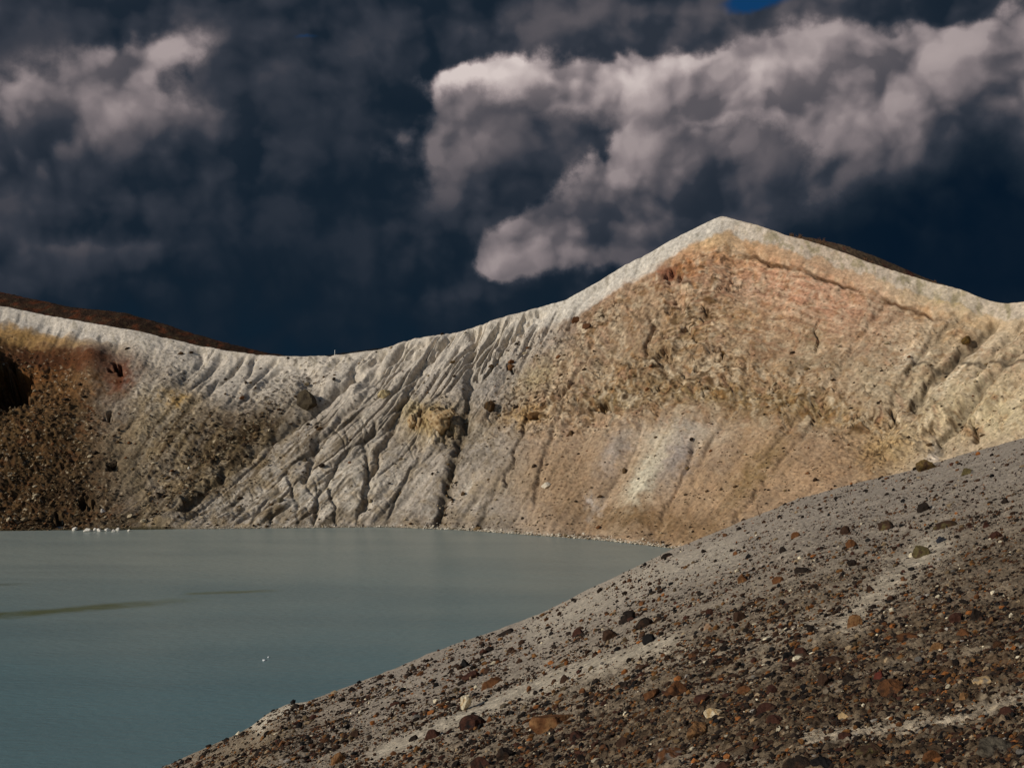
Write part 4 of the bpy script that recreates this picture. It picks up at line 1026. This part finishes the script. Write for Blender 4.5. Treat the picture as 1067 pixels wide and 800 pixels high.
def build_wall_rocks():
    P, px, py = wall_lookup()
    for cx, cy, w, h, colr, lab, two, nm in WALLROCKS:
        i = int(np.argmin((px-cx)**2+(py-cy)**2)); p = P[i]; m = p[1]/F
        r = np.random.default_rng(int(cx*3+cy))
        stone_object(nm, tuple(p), (w*m*1.1, w*m*.9, h*m*1.2), frame([-.2, -.4, .9], r.uniform(-.4, .4)), colr, r, lab, 'rock' if nm == 'rock_outcrop' else 'boulder', sink=.45, two=two)
    # the yellow knobbly outcrop beside the ravine: three heads of one rock mass
    i = int(np.argmin((px-452)**2+(py-441)**2)); p = P[i]; m = p[1]/F
    r = np.random.default_rng(5); Vs = []; Fs = []; Cs = []; off = 0
    for dx, dy, w, h in [(0, 0, 30, 26), (-17, 3, 13, 20), (10, -9, 18, 14), (-5, 9, 12, 14), (17, -13, 9, 9), (-24, -3, 9, 14), (6, 8, 9, 12)]:
        V, Fa = rock_shape(r, 4, 14, .12); V = V*np.array([w, w*.8, h])*m*.5
        pit = fbm(V[:, 0]*1.1, V[:, 2]*.9, 44, 4, .6); V = V*(1+.22*pit[:, None]-.18*(sstep(.15, .4, pit)[:, None]))
        c = np.ones((len(V), 3))*lin((172, 146, 108)); c = c+(lin((104, 76, 46))-c)*sstep(.0, .35, pit)[:, None]; c = c+(lin((190, 172, 140))-c)*sstep(.1, .4, -pit)[:, None]
        Vs.append(V+np.array([dx*m, (dy*.35)*m, -dy*m])); Fs.append(Fa+off); Cs.append(c); off += len(V)
    o = bpy.data.objects.new('rock_outcrop', mesh_np('rock_outcrop', np.concatenate(Vs), np.concatenate(Fs), M_ROCK, np.concatenate(Cs))); link(o)
    o.location = tuple(p+np.array([0, 2.6, -.6])); tag(o, 'knobbly yellow outcrop with dark hollows left of the central ravine', 'rock')
    # loose blocks over the debris zones
    rg = np.random.default_rng(21); n = len(P)
    w = (1.3*sstep(130, 50, px-.25*(py-450))*sstep(360, 400, py)+1.0*blob(px, py, 235, 470, 95, 26, 38)+.8*blob(px, py, 290, 420, 90, 12, 40)+.5*blob(px, py, 190, 460, 90, 60)
         +.45*blob(px, py, 545, 432, 45, 22)+.35*blob(px, py, 600, 370, 50, 50)+.14*sstep(480, 560, px)*sstep(340, 420, py)+.7*blob(px, py, 472, 500, 9, 60, -10)+.3*sstep(12, 3, 552-py)*sstep(900, 500, px)+.06)
    w = w*sstep(-.4, .4, fbm(px/18, py/18, 300, 3)) * ((px > -60) & (px < 1090) & (py > 345))
    w = w/w.sum(); idx = rg.choice(n, 9000, replace=False, p=w)
    Q = P[idx]; qx = px[idx]
    s = np.minimum(.32+rg.pareto(3.0, len(idx))*.45, 2.2)
    pal = np.array([lin(c) for c in ((58, 44, 30), (84, 64, 42), (110, 90, 62), (46, 36, 26), (150, 134, 106), (180, 164, 134), (110, 72, 42))])
    c = pal[rg.choice(7, len(idx), p=[.26, .24, .16, .14, .1, .04, .06])]
    many_stones('rubble', Q[:, 0], Q[:, 1], Q[:, 2], s, c, rg, M_ROCK, 'countless loose blocks on the far debris slope')
    # bleached pebbles along the waterline
    sx = rg.uniform(215, 800, 3200); sd = np.interp(sx, np.linspace(-900, 1900, 5601), smooth1(shore_depth_px(np.linspace(-900, 1900, 5601)), 61))
    X = (sx-CX)/F*sd; back = rg.exponential(.8, len(sx))
    Y = sd+back-.5; Z = WATER+.05+back*.35
    s = np.minimum(.22+rg.pareto(3.5, len(sx))*.3, 1.0)*np.where(sx > 420, 1.15, .8)
    pal = np.array([lin(c) for c in ((214, 204, 184), (190, 178, 156), (150, 134, 108), (100, 84, 60))])
    c = pal[rg.choice(4, len(sx), p=[.45, .27, .18, .10])]
    many_stones('shore_pebbles', X, Y, Z, s, c, rg, M_ROCK, 'line of bleached pebbles along the far waterline')
    # white stones at the left shore
    lst = [(78, 551.5, 5, 4, 'white stone alone at the waterline, first at the left'), (91, 552.5, 7, 4, 'flat white stone at the waterline, widest of the left group'),
           (99, 551.5, 4, 3, 'small white stone right of the widest white one at the shore'), (103, 552.5, 5, 3, 'white stone in the middle of the row at the left shore'),
           (112, 552, 5, 3.5, 'white stone before a small gap in the row at the left shore'), (118, 553, 4, 3, 'small white stone lowest in the water at the left shore'),
           (123, 551.5, 5, 3.5, 'white stone, last of the close row at the left shore'), (134, 552.5, 3, 2.2, 'tiny white stone apart at the right end of the row')]
    for cx, cy, w_, h_, lab in lst:
        y = -WATER*F/(cy+1-HY); m = y/F; r = np.random.default_rng(int(cx))
        stone_object('shore_stone', ((cx-CX)/F*y, y, WATER), (w_*m, w_*m*.9, h_*m*1.3), frame([0, 0, 1], r.uniform(0, 3)), (228, 220, 204), r, lab, 'stone', sink=.25)

# ------------------------------------------------------------------ small things
def tube(pts, radii, seg=6):
    pts = np.array(pts, float); Vs = []; Fs = []
    for i, p in enumerate(pts):
        d = pts[min(i+1, len(pts)-1)]-pts[max(i-1, 0)]; d /= np.linalg.norm(d)
        a = np.cross(d, [.3, .9, .1]); a /= np.linalg.norm(a); b = np.cross(d, a)
        for k in range(seg):
            t = 2*math.pi*k/seg; Vs.append(p+radii[i]*(math.cos(t)*a+math.sin(t)*b))
    for i in range(len(pts)-1):
        for k in range(seg): Fs.append([i*seg+k, i*seg+(k+1) % seg, (i+1)*seg+(k+1) % seg, (i+1)*seg+k])
    return np.array(Vs), np.array(Fs)

def merge(parts):
    off = 0; V = []; Fa = []
    for v, f in parts: V.append(v); Fa.append(f+off); off += len(v)
    return np.concatenate(V), np.concatenate(Fa)

def build_small():
    P, px, py = wall_lookup()
    wood = earth_mat('dry_wood', 8., .3, .4, .02, base=tuple(lin([96, 70, 50]))); white = earth_mat('white_paint', 4., .1, .1, .01, rough=.6, base=(.75, .75, .72))
    grassm = earth_mat('dry_stems', 6., .4, .3, .02, base=tuple(lin([98, 74, 54])))
    # white post on the saddle
    top = WP[(np.abs(WT-1.0) < .004)]; tx = CX+F*top[:, 0]/top[:, 1]
    def crest_at(x): return top[int(np.argmin(np.abs(tx-x)))]
    p = crest_at(349.3); V, Fa = tube([(0, 0, -.4), (0, 0, 1.0), (0, 0, 1.75), (0, 0, 1.8)], [.10, .09, .08, .02], 10)
    o = bpy.data.objects.new('marker_post', mesh_np('marker_post', V, Fa, white, smooth=True)); link(o); o.location = tuple(p); tag(o, 'thin white post standing alone on the saddle of the crater rim', 'post')
    # dead twig on the near skyline
    x, y, z = fg_point(792, 538.5); m = y/F
    root = bpy.data.objects.new('dead_branch', None); link(root); root.location = (x, y, z-.05); root.empty_display_size = .2
    V, Fa = tube([(0, 0, 0), (-.8*m, 0, 3*m), (-2.2*m, 0, 7*m), (-3.2*m, 0, 13*m)], [.035, .03, .022, .008]); V2, F2 = tube([(-.5*m, 0, 1.5*m), (1.6*m, .1, 4*m), (2.6*m, .1, 8*m)], [.02, .016, .006])
    st = bpy.data.objects.new('stem', mesh_np('stem', V, Fa, wood)); link(st, root); tw = bpy.data.objects.new('twig', mesh_np('twig', V2, F2, wood)); link(tw, root)
    tag(root, 'thin dead forked branch sticking up from the skyline of the near scree', 'branch')
    # low dry shrubs on the right-hand rim
    labs = [(826, 'low pale tuft of dry stems, first on the rim right of the peak', 5), (835, 'dry grey brown tuft on the rim beside the first pale tuft', 6), (846, 'small dry tuft on the rim left of the tallest shrub', 5),
            (858, 'dark dry shrub on the rim right of the peak, tallest of the row', 9), (864, 'dark brown shrub leaning against the tallest one on the rim', 7), (903, 'low brown shrub halfway down the right hand rim', 5),
            (910, 'small reddish shrub next to the low brown one on the rim', 5), (943, 'single small tuft low on the right hand rim', 4), (976, 'last tiny tuft where the brown crest ends', 4)]
    for cx, lab, hpx in labs:
        p = crest_at(cx); m = p[1]/F; r = np.random.default_rng(cx); parts = []
        for k in range(26):
            a = r.uniform(0, 6.28); L_ = hpx*m*r.uniform(.5, 1.05); sp = r.uniform(.15, .9); bx, by = r.normal(0, hpx*m*.22, 2)
            pts = [(bx, by, 0), (bx+math.cos(a)*sp*L_*.3, by+math.sin(a)*sp*L_*.3, L_*.55), (bx+math.cos(a)*sp*L_*.7+r.normal(0, .1), by+math.sin(a)*sp*L_*.7, L_)]
            parts.append(tube(pts, [.09, .07, .02], 4))
        V, Fa = merge(parts)
        o = bpy.data.objects.new('dry_shrub', mesh_np('dry_shrub', V, Fa, grassm)); link(o); o.location = (p[0], p[1]+2.0, p[2]+.1); tag(o, lab, 'shrub', 'dry shrubs along the right hand rim')
    # two small white floating clumps on the lake
    foam = earth_mat('foam', 5., .1, .5, .05, rough=.7, base=(.78, .8, .78))
    for cx, cy, w, h, lab in [(275, 688, 4.0, 2.6, 'small white clump floating on the lake, the lower left of two'), (279.6, 684.8, 1.8, 3.0, 'smaller white clump floating on the lake, the upper right of two')]:
        y = -WATER*F/(cy-HY); m = y/F; r = np.random.default_rng(int(cx)); V, Fa = rock_shape(r, 4, 16, .1); V = V*np.array([w*m*.5, w*m*.45, h*m*.5])
        o = bpy.data.objects.new('floating_foam', mesh_np('floating_foam', V, Fa, foam)); link(o); o.location = ((cx-CX)/F*y, y, WATER+h*m*.12); tag(o, lab, 'foam')

if MODE != 'sky':
    build_big(); build_scatter(); build_wall_rocks(); build_small()
